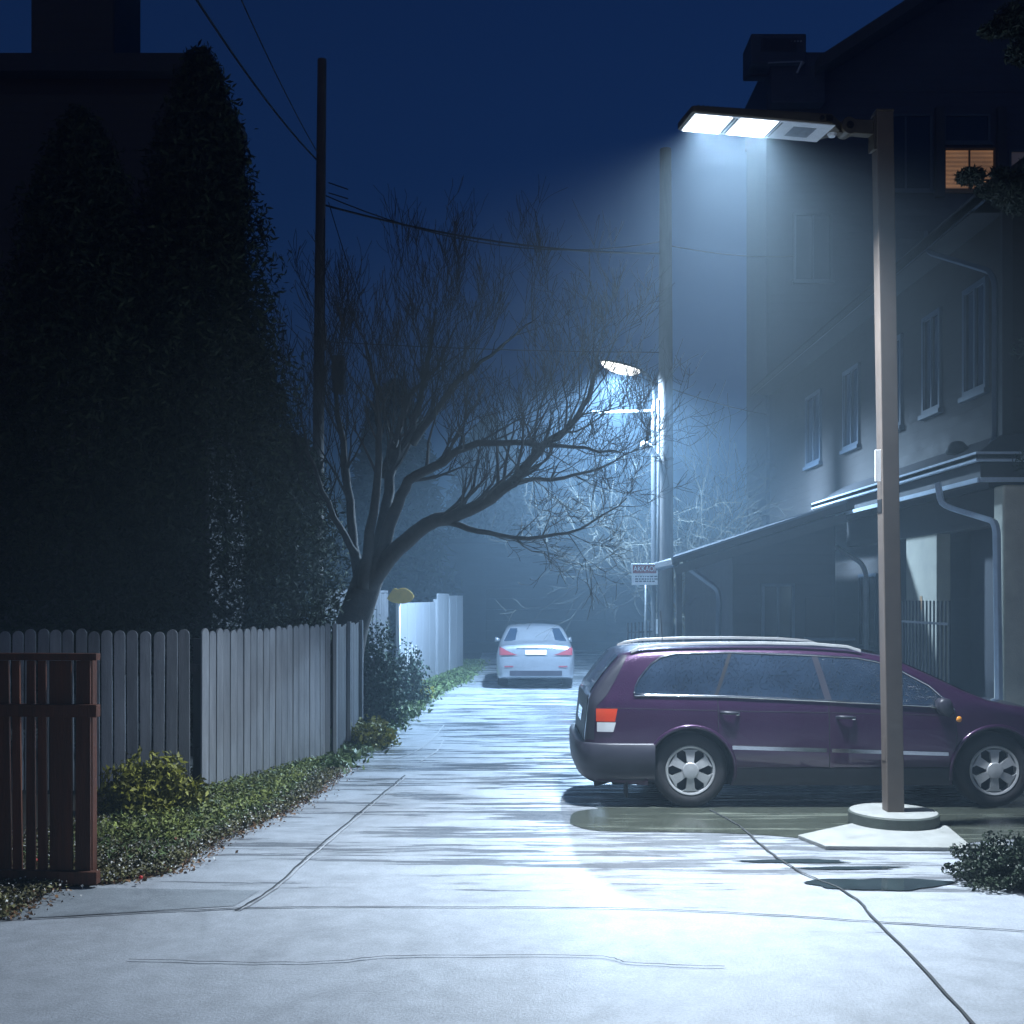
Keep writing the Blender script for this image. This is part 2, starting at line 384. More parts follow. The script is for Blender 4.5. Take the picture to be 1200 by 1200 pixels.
joint('road_joint', [(-60, 1088), (0, 1080), (200, 1069), (350, 1064), (700, 1065), (900, 1073), (1040, 1082), (1260, 1096)], .016)
joint('road_joint', [(1160, 1222), (1140, 1200), (1030, 1083), (992, 1047), (940, 1024), (900, 998), (865, 968), (832, 950)], .018, .012)
joint('road_joint', [(276, 1068), (320, 1041), (368, 998), (425, 950), (475, 909)], .018, .008, 'joint')
joint('road_seam', [(281, 1068), (325, 1041), (373, 998), (430, 950), (478, 909)], .013, .012, 'seal')
joint('road_joint', [(438, 892), (478, 885), (505, 868), (520, 850)], .016, .008, 'seal')
joint('road_joint', [(493, 893), (512, 880), (520, 868)], .02, .008, 'seal')
joint('road_joint', [(400, 893), (560, 893), (730, 882)], .012, .012)
joint('road_joint', [(150, 1126), (300, 1130), (400, 1128), (470, 1122), (690, 1122), (740, 1130), (850, 1135)], .010, .012)
def puddle(cx, cy, rx, ry, seedv=0, wob=.25):
    rr = random.Random(seedv); ph = [rr.uniform(0, 6.28) for _ in range(4)]
    pts = []
    for k in range(40):
        a = 2 * math.pi * k / 40; s = 1 + wob * (.5 * math.sin(2 * a + ph[0]) + .3 * math.sin(3 * a + ph[1]) + .25 * math.sin(5 * a + ph[2]) + .15 * math.sin(9 * a + ph[3]))
        pts.append(tuple(G(cx + rx * s * math.cos(a), cy + ry * s * math.sin(a))[:2]))
    return sheet('puddle', pts, 'puddle', .008)
puddle(1030, 1037, 72, 8, 3, .3)
puddle(995, 1018, 70, 1.6, 5, .4)
puddle(930, 1010, 75, 1.8, 6, .4)
# tyre tracks, faint tread marks left on the slab
def track(name, px0, px1, k):
    b = MB()
    for i in range(k):
        t = i / (k - 1); x0 = px0 + (px1 - px0) * t
        b.strip(smooth_poly([G(x0 + 6 * t, 1068), G(x0 + 10 + 8 * t, 1090), G(x0 + 10 + 6 * t, 1121)], 4), .006, .012)
    return tag(b.build(name, 'trackc'), kind='structure')
M['trackc'] = road_mat('track_concrete', (.31, .335, .37), .5, .64)

# ------------------------------------------------------------------ parking lot lamp
def lamp_post():
    base = G(1044, 966); bx, by = base.x, 10.2
    t = thing('parking_lot_lamp', 'tall brown square lamp post with shoebox lamp head lit bright white', 'lamp post', (bx, by, 0))
    tx = bx - .10; ztop = 6.54
    hw = .078
    b = MB(); vs = []
    for z, x in ((.135, bx), (ztop, tx)):
        vs += [(x - hw, by - hw, z), (x + hw, by - hw, z), (x + hw, by + hw, z), (x - hw, by + hw, z)]
    b.add(vs, [(0, 1, 5, 4), (1, 2, 6, 5), (2, 3, 7, 6), (3, 0, 4, 7), (3, 2, 1, 0), (4, 5, 6, 7)])
    b.build('pole', 'polepaint', t, bevel=.008)
    MB().box((tx - hw - .004, by - hw - .004, ztop), (tx + hw + .004, by + hw + .004, ztop + .02)).build('pole_cap', 'bronze', t, bevel=.004)
    MB().lathe([(0, .012), (.385, .012), (.40, .025), (.40, .125), (.39, .135), (0, .135)], (bx, by, 0), 'Z', 48).build('footing', 'footing', t, smooth='angle')
    MB().lathe([(0, .1352), (.385, .1352), (.385, .1385), (0, .1385)], (bx, by, 0), 'Z', 48).build('lit_footing_top', 'padc', t)  # paler disc: lamp light on the footing's top put into its colour
    # label and band on the pole's left side
    def pole_x(z): return bx + (tx - bx) * (z - .135) / (ztop - .135)
    z0, z1 = 3.16, 3.45; x = pole_x(3.3) - hw
    MB().box((x - .055, by - .05, z0), (x - .0003, by - .035, z1)).build('notice_plate', 'signwhite', t, bevel=.002)
    b = MB(); x = pole_x(2.93) - hw
    b.box((x - .006, by - hw + .02, 2.88), (x + .01, by + hw - .02, 3.0)); b.build('band_clip', 'black', t, bevel=.002)
    x = pole_x(.75) - hw
    MB().box((x - .004, by - .045, .6), (x + .01, by + .045, .82)).build('access_cover', 'polepaint', t, bevel=.002)
    # head, local frame: u to the left (slightly towards the camera), v across
    yaw = R(11); u = Vector((-math.cos(yaw), -math.sin(yaw), 0)); v = Vector((-u.y, u.x, 0)); up = Vector((0, 0, 1))   # v points toward camera
    if v.y > 0: v = -v
    O = Vector((tx, by, 6.33))
    def L(a, b_, c): return O + u * a + v * b_ + up * c
    def lbox(mb, a0, a1, b0, b1, c0, c1):
        vs = [L(a, b_, c) for c in (c0, c1) for a, b_ in ((a0, b0), (a1, b0), (a1, b1), (a0, b1))]
        mb.add(vs, [(3, 2, 1, 0), (4, 5, 6, 7), (0, 1, 5, 4), (1, 2, 6, 5), (2, 3, 7, 6), (3, 0, 4, 7)])
    # bracket
    b = MB(); lbox(b, hw, hw + .035, -.055, .055, -.14, .17); lbox(b, hw + .035, .30, -.045, .045, 0.0, .13)
    b.build('bracket', 'bronze', t, bevel=.006)
    b = MB(); b.tube([L(.36, -.07, .055), L(.36, .07, .055)], .078, 24); kn = b.build('knuckle', 'bronze', t, smooth='angle', bevel=.004)
    b = MB(); b.tube([L(.36, .07, .055), L(.36, .082, .055)], .034, 16); b.tube([L(.36, .082, .055), L(.36, .09, .055)], .018, 6); b.build('bolt', 'black', kn)
    b = MB(); lbox(b, .30, .56, -.04, .04, -.008, .09); b.build('neck', 'bronze', t, bevel=.005)
    # housing: tapered slab
    hb = .20
    pts = [(.46, -.07), (.60, -hb), (1.89, -hb), (1.91, -hb + .02), (1.91, hb - .02), (1.89, hb), (.60, hb), (.46, .07)]
    vs = [L(a, b_, -.005) for a, b_ in pts] + [L(a, b_ * .97, .085 if a < 1.0 else .05) for a, b_ in pts]
    n = len(pts)
    b = MB(); b.add(vs, [tuple(range(n)), tuple(range(2 * n - 1, n - 1, -1))] + [(i, (i + 1) % n, n + (i + 1) % n, n + i) for i in range(n)])
    b.build('lamp_housing', 'bronze', t, bevel=.004)
    b = MB()
    for k in range(18): lbox(b, 1.06 + k * .045, 1.065 + k * .045 + .006, -.14, .14, .05, .085)
    b.build('cooling_fins', 'bronze', t)
    b = MB(); lbox(b, .62, 1.0, -.12, .12, .086, .10); b.build('driver_lid', 'steel', t, bevel=.004)
    # underside
    b = MB(); lbox(b, .56, 1.885, -.185, .185, -.016, -.0055); b.build('bezel', 'whitemetal', t, bevel=.002)
    for a0, a1 in ((1.10, 1.45), (1.53, 1.87)):
        b = MB(); lbox(b, a0, a1, -.17, .17, -.022, -.0165); b.build('led_panel', 'led', t)
    b = MB(); lbox(b, .70, .92, -.10, .10, -.020, -.0165); cv = b.build('driver_cover', 'steel', t, bevel=.002)
    for a1 in (1.475, 1.055):
        b = MB()
        for k in range(16):
            for a in (a1, a1 + .03): lbox(b, a - .006, a + .006, -.15 + k * .0195, -.14 + k * .0195, -.0195, -.0165)
        b.build('stud_strip', 'black', t)
    b = MB(); b.tube([L(.50, .0, -.008), L(.50, 0, -.035)], [.045, .03], 20); b.build('photocell', 'whitemetal', t, smooth='angle')
    b = MB(); lbox(b, .60, .66, hb * .98, hb + .014, .01, .06); b.build('latch', 'black', t)
    b = MB(); b.tube([L(.70, hb * .9, .035), L(.70, hb + .015, .035)], .022, 14); b.build('screw', 'black', t)
    # the light it gives
    for a in (1.27, 1.68):
        ld = bpy.data.lights.new('lamp_beam', 'AREA'); lo = bpy.data.objects.new('lamp_beam', ld); COL.objects.link(lo)
        ld.energy = MAIN_W / 2; ld.color = (.80, .90, 1.0); ld.shape = 'RECTANGLE'; ld.size = .32; ld.size_y = .32; ld.spread = R(116)
        lo.parent = t; lo.location = L(a, 0, -.03) - Vector((bx, by, 0)); lo.rotation_euler = (R(-8), R(5), yaw)
    return t
lamp_post()
pad = [tuple(G(*q)[:2]) for q in ((935, 983), (998, 969), (1110, 972), (1141, 998), (968, 996))]
o = MB().prism(pad, .0, .035).build('concrete_pad', 'padc', bevel=.006); tag(o, 'pale concrete slab under the round footing of the lamp post', 'concrete pad')

# ------------------------------------------------------------------ utility poles and far street light
def utility_pole(name, px, D, wpx, ytop, lean, label, extra):
    X = (px - 600) / F * D; zt = CAMZ + (HOR - ytop) / F * D; r = wpx / F * D / 2
    t = thing('utility_pole', label, 'utility pole', (X, D, 0), group='wooden utility poles')
    MB().tube([(X, D, -.2), (X + lean * .5, D, zt * .5), (X + lean, D, zt)], [r * 1.15, r * 1.02, r * .8], 16).build('pole', 'wood_pole', t, smooth='angle')
    extra(t, X, D, zt, r, lean)
    return t
def ex1(t, X, D, zt, r, lean):
    b = MB(); b.tube([(X - r * 1.05, D - .05, z_) for z_ in (0.3, 6.2)], .03, 8); b.build('conduit', 'mast', t, smooth=True)
    b = MB()
    for z_ in (1.35,): b.box((X - .22, D - r - .01, z_), (X - .18, D - r, z_ + .3))
    b.build('reflector', 'signwhite', t)
    # small dusk lamp on a short arm
    a = P(783, 543, D); e = P(757, 523, D - .15)
    b = MB(); b.tube([a, e], .035, 10); arm = b.build('side_arm', 'steel', t, smooth=True)
    b = MB(); d = (e - a).normalized(); b.tube([e - d * .25, e - d * .1, e + d * .05, e + d * .12], [.05, .1, .1, .04], 12); b.build('small_lamp_head', 'whitemetal', t, smooth=True)
def ex2(t, X, D, zt, r, lean):
    b = MB()
    b.tube([(X + .2, D - .2, z_) for z_ in (9.2, 7.0)], .012, 6)
    for y0, y1 in ((214, 222), (226, 233)):
        b.tube([P(385, y0, D), P(408, y1, D)], .012, 6)
    b.build('cable_bracket', 'wire', t)
    b = MB(); c = P(392, 440, D); b.box((c.x - .02, D - .18, c.z - .35), (c.x + .2, D + .1, c.z + .35)); b.build('junction_box', 'black', t, bevel=.02)
    b = MB(); b.tube([P(384, 480, D - .2), P(382, 380, D - .2)], .018, 6); b.build('conduit', 'steel', t)
utility_pole('utility_pole', 780, 23, 17, 175, 0, 'thick dark utility pole behind the purple minivan', ex1)
utility_pole('utility_pole', 370, 21, 13, 70, .12, 'thin dark utility pole rising behind the bare tree', ex2)

def far_light():
    D = 23.6
    t = thing('street_light', 'glowing street light on a slim metal mast in the haze', 'street light', (P(766, 700, D).x, D, 0))
    X = P(766, 700, D).x
    MB().tube([(X, D, -.1), (X, D, CAMZ + (HOR - 475) / F * D)], .055, 12).build('mast', 'mast', t, smooth='angle')
    b = MB(); b.tube([P(694, 484, D), P(767, 482, D)], .045, 10); b.build('cross_arm', 'mast', t, smooth='angle')
    b = MB(); b.tube(smooth_poly([P(767, 479, D), P(764, 448, D), P(750, 434, D - .1), P(738, 430, D - .1)], 4), .035, 8); b.build('lamp_arm', 'mast', t, smooth=True)
    c = P(727, 429, D - .1)
    # cobra head: flattened ellipsoid housing with glowing bowl lens
    def ell(rx, ry, rz, n=20, m=8, half=1):
        vs = []; fs = []
        for j in range(m + 1):
            th = math.pi / 2 * j / m
            for k in range(n):
                a = 2 * math.pi * k / n; vs.append((c.x + rx * math.cos(th) * math.cos(a), c.y + ry * math.cos(th) * math.sin(a), c.z + half * rz * math.sin(th) - .10 * math.cos(th) * math.cos(a)))
        for j in range(m):
            for k in range(n): fs.append((j * n + k, j * n + (k + 1) % n, (j + 1) * n + (k + 1) % n, (j + 1) * n + k))
        return MB().add(vs, fs)
    ell(.44, .2, .08).build('lamp_housing', 'mast', t, smooth=True)
    ell(.42, .19, .17, half=-1).build('lamp_lens', 'farled', t, smooth=True)
    ld = bpy.data.lights.new('street_light_beam', 'SPOT'); lo = bpy.data.objects.new('street_light_beam', ld); COL.objects.link(lo)
    ld.energy = FAR_W; ld.color = (.50, .73, 1.0); ld.shadow_soft_size = .2; ld.spot_size = R(160); ld.spot_blend = .6
    lo.parent = t; lo.location = c + Vector((-.12, -.35, -.27)) - Vector((X, D, 0))
    return t
far_light()

# wires
def wire(a, b, sag, r, label):
    pts = []
    for k in range(17):
        t = k / 16; p = a.lerp(b, t); p.z -= sag * 4 * t * (1 - t); pts.append(p)
    o = MB().tube(pts, r, 5).build('power_line', 'wire', smooth=True)
    tag(o, label, 'power line', 'power lines across the sky')
wire(P(372, 238, 21), P(781, 297, 23), .25, .020, 'thick lower cable strung from the left pole to the right pole')
wire(P(374, 226, 21), P(781, 282, 23), .55, .012, 'thin upper wire just above the thick cable between the poles')
wire(P(372, 188, 21), P(205, -40, 13), .15, .016, 'thicker wire running from the left pole up towards the top left corner')
wire(P(374, 182, 21), P(265, -40, 13), .1, .009, 'thin steep wire running from the left pole to the top edge')
wire(P(375, 400, 21), P(781, 413, 23), .05, .010, 'level wire just above the glowing street light')
wire(P(735, 436, 23.4), P(900, 486, 30), .1, .012, 'wire leaving the glowing street light towards the building')
wire(P(781, 287, 23), P(930, 300, 30), .1, .013, 'wire from the right pole to the tall building wall')
wire(P(385, 237, 21), P(470, 470, 19), .2, .009, 'slack wire dropping from the left pole into the bare tree')

# ------------------------------------------------------------------ bare trees
def grow(mb, p, d, length, r, depth, rr, upw=.25, nseg=5, kids=(3, 5), lim=.004, wob=.16):
    pts = [p.copy()]; rad = [r]; dd = d.normalized()
    for i in range(nseg):
        dd = (dd + Vector((rr.gauss(0, wob), rr.gauss(0, wob), rr.gauss(0, wob) + upw * .35))).normalized()
        p = p + dd * length / nseg; pts.append(p.copy()); rad.append(max(lim, r * (1 - .75 * (i + 1) / nseg)))
        if depth > 0 and i >= 1:
            for _ in range(rr.randint(*kids) if i > 1 else 1):
                if rr.random() < .55: continue
                ax = dd.orthogonal().normalized(); ax.rotate(Matrix.Rotation(rr.uniform(0, 6.28), 3, dd))
                nd = (dd * rr.uniform(.6, 1.0) + ax * rr.uniform(.5, .95) + Vector((0, 0, upw))).normalized()
                grow(mb, p, nd, length * rr.uniform(.45, .7), max(lim, rad[-1] * .62), depth - 1, rr, upw, 4, kids, lim, wob)
    mb.tube(pts, rad, 5 if r > .03 else 3, cap=False)

def bare_tree():
    rr = random.Random(21)
    D0 = 17.5
    t = thing('bare_tree', 'large leafless tree leaning over the alley above the left fence', 'tree', (P(402, 700, D0).x, D0, 0))
    trunk = MB(); crown = MB()
    def S(pts): return smooth_poly([P(*q) for q in pts], 4)
    def limb(pts, r0, r1, n=10, twig=2, tl=1.5, start=.25, up=.3, every=2, mbm=None):
        pp = S(pts); k = len(pp)
        jit = [p + Vector((rr.gauss(0, .012), rr.gauss(0, .03), rr.gauss(0, .012))) for p in pp]
        (mbm or trunk).tube(jit, [r0 + (r1 - r0) * (i / (k - 1)) ** .8 for i in range(k)], n)
        for i in range(int(k * start), k, every):
            dd = (pp[min(i + 1, k - 1)] - pp[i - 1]).normalized()
            for _ in range(2 if rr.random() < .6 else 3):
                ax = dd.orthogonal().normalized(); ax.rotate(Matrix.Rotation(rr.uniform(0, 6.28), 3, dd))
                nd = (dd * rr.uniform(.3, .9) + ax * rr.uniform(.5, 1.0) + Vector((0, 0, up))).normalized()
                r = (r0 + (r1 - r0) * i / (k - 1)) * .38
                grow(crown, jit[i], nd, tl * rr.uniform(.6, 1.15), max(.008, min(r, .035)), twig, rr, up)
    b = S([(396, 860, 17.5), (402, 800, 17.5), (410, 745, 17.5), (424, 700, 17.5), (438, 660, 17.5)])
    trunk.tube(b, [.34 + (.23 - .34) * (i / (len(b) - 1)) ** .6 for i in range(len(b))], 14)
    limb([(420, 705, 17.5), (455, 655, 17.3), (500, 616, 17.0), (550, 598, 16.8), (596, 568, 16.6), (630, 530, 16.5), (668, 498, 16.4), (694, 455, 16.4), (700, 415, 16.4)], .165, .018, 12, 2, 1.2, .3, .32)
    limb([(440, 670, 17.4), (462, 600, 17.3), (480, 565, 17.2), (520, 540, 17.0), (560, 520, 16.8), (620, 519, 16.6), (670, 524, 16.5), (728, 530, 16.4)], .12, .014, 10, 2, 1.2, .3, .28)
    limb([(432, 680, 17.6), (450, 610, 17.8), (462, 545, 18), (482, 505, 18.1), (494, 460, 18.2), (504, 410, 18.3), (512, 360, 18.4)], .12, .014, 10, 2, 1.25, .3, .55)
    limb([(422, 700, 17.6), (415, 640, 17.8), (408, 570, 18), (398, 500, 18), (392, 450, 18), (386, 400, 18)], .11, .014, 10, 2, 1.2, .35, .5)
    limb([(425, 690, 17.3), (438, 600, 17.1), (444, 520, 17), (440, 460, 17), (430, 400, 16.9)], .10, .012, 10, 2, 1.2, .4, .55)
    limb([(520, 610, 17.0), (560, 622, 16.6), (620, 632, 16.3), (680, 618, 16.2), (735, 585, 16.2)], .06, .008, 8, 2, .8, .3, .08)
    limb([(484, 520, 17.8), (530, 455, 17.8), (575, 415, 17.8), (625, 375, 17.8)], .07, .010, 8, 2, 1.1, .2, .45)
    limb([(450, 560, 18), (478, 470, 18.5), (512, 430, 18.6), (535, 380, 18.7)], .07, .010, 8, 2, 1.2, .2, .5)
    limb([(418, 650, 17.6), (385, 590, 17.4), (362, 530, 17.2), (350, 470, 17.0)], .07, .008, 8, 2, 1.1, .2, .45)
    limb([(600, 565, 16.6), (660, 560, 16.3), (710, 545, 16.2), (748, 525, 16.2)], .04, .006, 6, 2, .8, .1, .2)
    trunk.build('trunk', 'bark', t, smooth=True, auto=False)
    crown.build('crown', 'bark', t, auto=False)
bare_tree()

def pale_tree():
    rr = random.Random(5); D = 28.5
    c = P(768, 700, D)
    t = thing('small_bare_tree', 'small pale twiggy tree behind the utility pole, lit by the street light', 'tree', (c.x, D, 0))
    tr = MB(); cr = MB()
    tr.tube([(c.x, D, -.1), (c.x + .05, D, 1.2), (c.x - .05, D, 2.0)], [.14, .1, .08], 8)
    for k in range(13):
        a = rr.uniform(0, 6.28); d = Vector((math.cos(a) * 1.1, math.sin(a) * .6, rr.uniform(.35, 1.4)))
        grow(cr, Vector((c.x, D, rr.uniform(1.4, 2.1))), d, rr.uniform(1.8, 3.6), .016, 3, rr, -.02, 7, (2, 4), .005, .20)
    tr.build('trunk', 'palebark', t, smooth=True, auto=False); cr.build('crown', 'palebark', t, auto=False)
pale_tree()
def pale_bush(px, D, h, label, seedv):
    rr = random.Random(seedv); c = P(px, 700, D)
    t = thing('bare_shrub', label, 'shrub', (c.x, D, 0)); cr = MB()
    for k in range(14):
        a = rr.uniform(0, 6.28); d = Vector((math.cos(a) * .5, math.sin(a) * .5, 1))
        grow(cr, Vector((c.x + rr.uniform(-.1, .1), D, 0)), d, h * rr.uniform(.7, 1.1), .03, 2, rr, .1, 6, (2, 3), .008, .15)
    cr.build('crown', 'palebark', t, auto=False)
pale_bush(820, 31, 5.0, 'taller bare twiggy shrub beside the low roofed building', 8)

# ------------------------------------------------------------------ conifers, shrubs, ground cover
def conifer(px, D, ztop, rad, label, n=60000, taper=1.0, name='conifer_tree', m='conifer', size=.034):
    X = (px - 600) / F * D
    t = thing(name, label, 'tree', (X, D, 0), group='dark evergreens behind the left fence')
    MB().tube([(X, D, -.1), (X, D, ztop * .9)], [.16, .03], 8).build('trunk', 'bark', t, smooth=True)
    h = rng.uniform(0, 1, n * 2) ** .8; prof = np.clip(1 - h, 0, 1) ** (.55 * taper) * np.clip(h * 7, .3, 1)
    # clumps
    a = rng.uniform(0, 2 * np.pi, n * 2); lump = 1 + .16 * np.sin(5 * a + 9 * h * 3) + .13 * np.sin(11 * a - 21 * h) + .08 * np.sin(37 * h + 2 * a)
    q = rng.uniform(0, 1, n * 2) ** .35
    r = rad * prof * lump * q
    p = np.stack([X + r * np.cos(a), D + r * np.sin(a), .1 + h * ztop + rng.normal(0, .05, n * 2)], 1)[:n]
    tuft = rng.integers(0, 900, len(p)); offs = rng.normal(0, .16, (900, 3)) * np.array([1, 1, .8]); p = p + offs[tuft] * (.35 + .65 * (1 - h[:n])[:, None])
    leaves('crown', m, t, p, size, 3.6, -.3)
    return t
conifer(236, 15.6, 9.6, 1.65, 'tall dark columnar conifer nearest the leaning bare tree')
conifer(95, 14.8, 8.4, 1.8, 'broad dark conifer by the left edge behind the grey pickets')
conifer(345, 18.2, 4.6, 1.1, 'low dark evergreen between the tall conifer and the bare tree', 16000, .8)

def bush(name, label, c, rx, ry, rz, n, size, m, cat='shrub', group=None, elong=1.6, stems=6):
    t = thing(name, label, cat, (c[0], c[1], 0), group=group)
    d = rng.normal(size=(n, 3)); d /= np.linalg.norm(d, axis=1)[:, None]; d[:, 2] = np.abs(d[:, 2])
    a = np.arctan2(d[:, 1], d[:, 0]); lump = 1 + .18 * np.sin(4 * a + 5 * d[:, 2]) + .14 * np.sin(9 * a - 8 * d[:, 2])
    r = (rng.uniform(0, 1, n) ** .3 * lump)[:, None]
    p = d * r * np.array([rx, ry, rz]) + np.array([c[0], c[1], .02])
    leaves('foliage', m, t, p, size, elong, .3)
    b = MB()
    for k in range(stems):
        an = random.uniform(0, 6.28); b.tube([(c[0], c[1], -.05), (c[0] + .35 * rx * math.cos(an), c[1] + .35 * ry * math.sin(an), rz * .5), (c[0] + .75 * rx * math.cos(an), c[1] + .75 * ry * math.sin(an), rz * .75)], [.012, .008, .004], 5)
    b.build('stems', 'bark', t)
    return t
g = G(1205, 1046)
bush('boxwood_shrub', 'round dark clipped shrub at the right edge beside the wet slab', (g.x + .22, g.y + .3), .58, .5, .27, 24000, .020, 'boxwood')
g = G(175, 955)
bush('yellow_green_shrub', 'yellow green feathery shrub in front of the grey picket fence', (g.x, g.y), .50, .34, .50, 5200, .030, 'yelshrub', elong=2.6)
for (px, py, rx, rz, n, m, lb) in ((440, 852, .42, 1.55, 5200, 'shrub', 'tall leafy dark shrub climbing at the foot of the bare tree'),
                                   (478, 826, .40, 1.05, 2600, 'shrub', 'round dark shrub left of the white fence panel'),
                                   (432, 876, .35, .34, 1800, 'yelshrub', 'low yellow green clump at the road edge under the dark shrubs'),
                                   (483, 822, .40, .42, 1600, 'yelshrub', 'small yellow green clump in front of the white fence')):
    g = G(px, py); bush('leafy_shrub', lb, (g.x, g.y + .1), rx, rx, rz, n, .045, m, group='shrubs along the left side of the alley')

# ground cover in the bed
def in_bed(x, y):
    ex = interp(y, [(p.y, p.x) for p in bed_edge]); return x < ex
bedpts = [(p.y, p.x) for p in bed_edge]
def bed_scatter(n, y0, y1, wid, jag=.10):
    out_ = []
    y = y0 + (y1 - y0) * rng.uniform(0, 1, n); 
    for yy in y:
        e = interp(yy, bedpts) + random.gauss(0, jag * .5); out_.append((e - random.random() ** 1.3 * wid, yy))
    return np.array(out_)
a = bed_scatter(46000, 7.2, 13.5, 1.7); pz = rng.uniform(0, .07, len(a))
tag(leaves('ground_cover', 'cover', None, np.column_stack([a, pz]), .020, 1.7, .8), kind='stuff')
a = bed_scatter(30000, 7.2, 13.8, 1.6, .2); pz = rng.uniform(0, .03, len(a))
tag(leaves('leaf_litter', 'litter', None, np.column_stack([a, pz]), .022, 1.5, 1.5), kind='stuff')
a = bed_scatter(9000, 9.3, 13.8, 1.0, .1); pz = rng.uniform(.03, .12, len(a)); a[:, 0] -= .25
tag(leaves('yellowing_cover', 'covery', None, np.column_stack([a, pz]), .022, 2.2, .6), kind='stuff')
a = bed_scatter(7000, 7.2, 13.8, 1.6, .3); pz = rng.uniform(.03, .085, len(a))
tag(leaves('pebbles', 'pebble', None, np.column_stack([a, pz]), .017, 1.1, .5), kind='stuff')
a = bed_scatter(17000, 13.2, 36, 1.0, .25); pz = rng.uniform(0, .10, len(a))
tag(leaves('grass', 'grass', None, np.column_stack([a, pz]), .05, 2.4, -.2), kind='stuff')
a = bed_scatter(5200, 8.6, 15, 1.2, .1); pz = rng.uniform(.02, .10, len(a)); a[:, 0] -= .12
tag(leaves('weeds', 'grass', None, np.column_stack([a, pz]), .011, 9, -.1), kind='stuff')
# red berries on the cover
b = MB()
for q in ((172, 948), (165, 1038), (205, 992), (24, 1017), (42, 1017), (22, 1027)):
    g = G(*q); c = Vector((g.x, g.y, .06)); b.lathe([(0, -.016), (.012, -.011), (.016, 0), (.012, .011), (0, .016)], c, 'Z', 8)
tag(b.build('red_berries', 'berry', smooth=True), kind='stuff')

def pine():
    D = 11.6; X = 6.55
    t = thing('pine_tree', 'black pine reaching in from the right over the lit upper window', 'tree', (X, 13.4, 0))
    MB().tube([(X + .3, 13.4, -.1), (X + .3, 13.4, 5), (X + .2, 13.4, 9.6)], [.2, .15, .06], 10).build('trunk', 'bark', t, smooth=True)
    pts = []
    def spray(c, n, r, squash=.6):
        for _ in range(n):
            d = rng.normal(size=3); d /= np.linalg.norm(d); q = rng.uniform(0, 1) ** .4 * r
            pts.append((c.x + d[0] * q, c.y + d[1] * q * .8, c.z + d[2] * q * squash))
    def bough(path, spr):
        pp = smooth_poly(path, 4); MB().tube(pp, [.05 - .035 * i / (len(pp) - 1) for i in range(len(pp))], 6).build('bough', 'bark', t, smooth=True, auto=False)
        for c, n, r in spr: spray(c, n, r)
    bough([Vector((X + .28, 13.4, 6.3)), P(1225, 232, 12.6), P(1185, 228, 12), P(1150, 215, 11.6), P(1138, 207, 11.5)],
          [(P(1138, 207, 11.5), 620, .155), (P(1160, 222, 11.7), 500, .16), (P(1180, 228, 11.9), 900, .22), (P(1203, 232, 12.1), 1400, .33), (P(1172, 203, 11.9), 240, .12), (P(1190, 210, 12), 500, .2), (P(1215, 215, 12), 900, .3)])
    bough([Vector((X + .25, 13.4, 8.2)), P(1250, 40, 12.8), P(1205, 30, 12.2), P(1160, 36, 11.9)],
          [(P(1160, 37, 11.9), 260, .13), (P(1180, 30, 12), 600, .2), (P(1200, 22, 12), 1200, .34), (P(1205, 60, 12), 800, .26)])
    for z_ in (3.6, 5.0, 7.2, 9.0):
        for k in range(5):
            an = 6.28 * k / 5 + z_ ; L_ = 1.1 if not (2.0 < (an % 6.28) < 5.2) else .45
            e = Vector((X + .28 + L_ * math.cos(an) + .2, 13.4 + L_ * math.sin(an) * .8 + .3, z_ + .2)); bough([Vector((X + .28, 13.4, z_)), e], [(e, 500, .4)])
    leaves('crown', 'pine', t, np.array(pts), .022, 4.0)
pine()

# ------------------------------------------------------------------ fences
def picket_row(mb, A, B, h, bw, gap, thick=.02, round_=True, z0=.04, jit=.02):
    A = Vector(A); B = Vector(B); d = (B - A); L_ = d.length; d.normalize(); nrm = Vector((d.y, -d.x, 0)); s = 0
    while s + bw <= L_ + .001:
        hh = h + random.uniform(-jit, jit); o = A + d * s; lean = random.uniform(-.007, .007)
        if round_:
            prof = [(0, z0), (bw, z0), (bw, hh - bw * .55)] + [(bw / 2 + bw / 2 * math.cos(a), hh - bw * .55 + bw * .5 * math.sin(a)) for a in [math.pi * k / 8 for k in range(1, 8)]] + [(0, hh - bw * .55)]
        else: prof = [(0, z0), (bw, z0), (bw, hh), (0, hh)]
        off = random.uniform(-.003, .003)
        mb.plate([o + d * (x + lean * z) + Vector((0, 0, z)) + nrm * off for x, z in prof], nrm * thick)
        s += bw + gap
def picket_fence():
    A = Vector((-6.6, 11.95, 0)); C = Vector((-3.30, 11.75, 0)); E = Vector((-2.36, 14.3, 0))
    t = thing('picket_fence', 'weathered pale grey picket fence with rounded tops turning a corner', 'fence', C)
    b = MB(); picket_row(b, A, C - Vector((.05, 0, 0)), 1.76, .118, .022); picket_row(b, C, E, 1.76, .118, .012)
    b.build('pickets', 'picket', t, bevel=.003)
    for z_ in (.45, 1.35):
        MB().beam(A + Vector((0, .06, z_)), C + Vector((0, .06, z_)), .04, .08).build('rail', 'greywood', t); MB().beam(C + Vector((-.06, .03, z_)), E + Vector((-.06, .03, z_)), .04, .08).build('rail', 'greywood', t)
    for p in (A, A.lerp(C, .5), C + Vector((-.07, .09, 0)), C.lerp(E, .5) + Vector((-.1, 0, 0)), E + Vector((-.1, 0, 0))):
        MB().box((p.x - .045, p.y + .03, 0), (p.x + .045, p.y + .12, 1.66)).build('post', 'greywood', t, bevel=.005)
picket_fence()
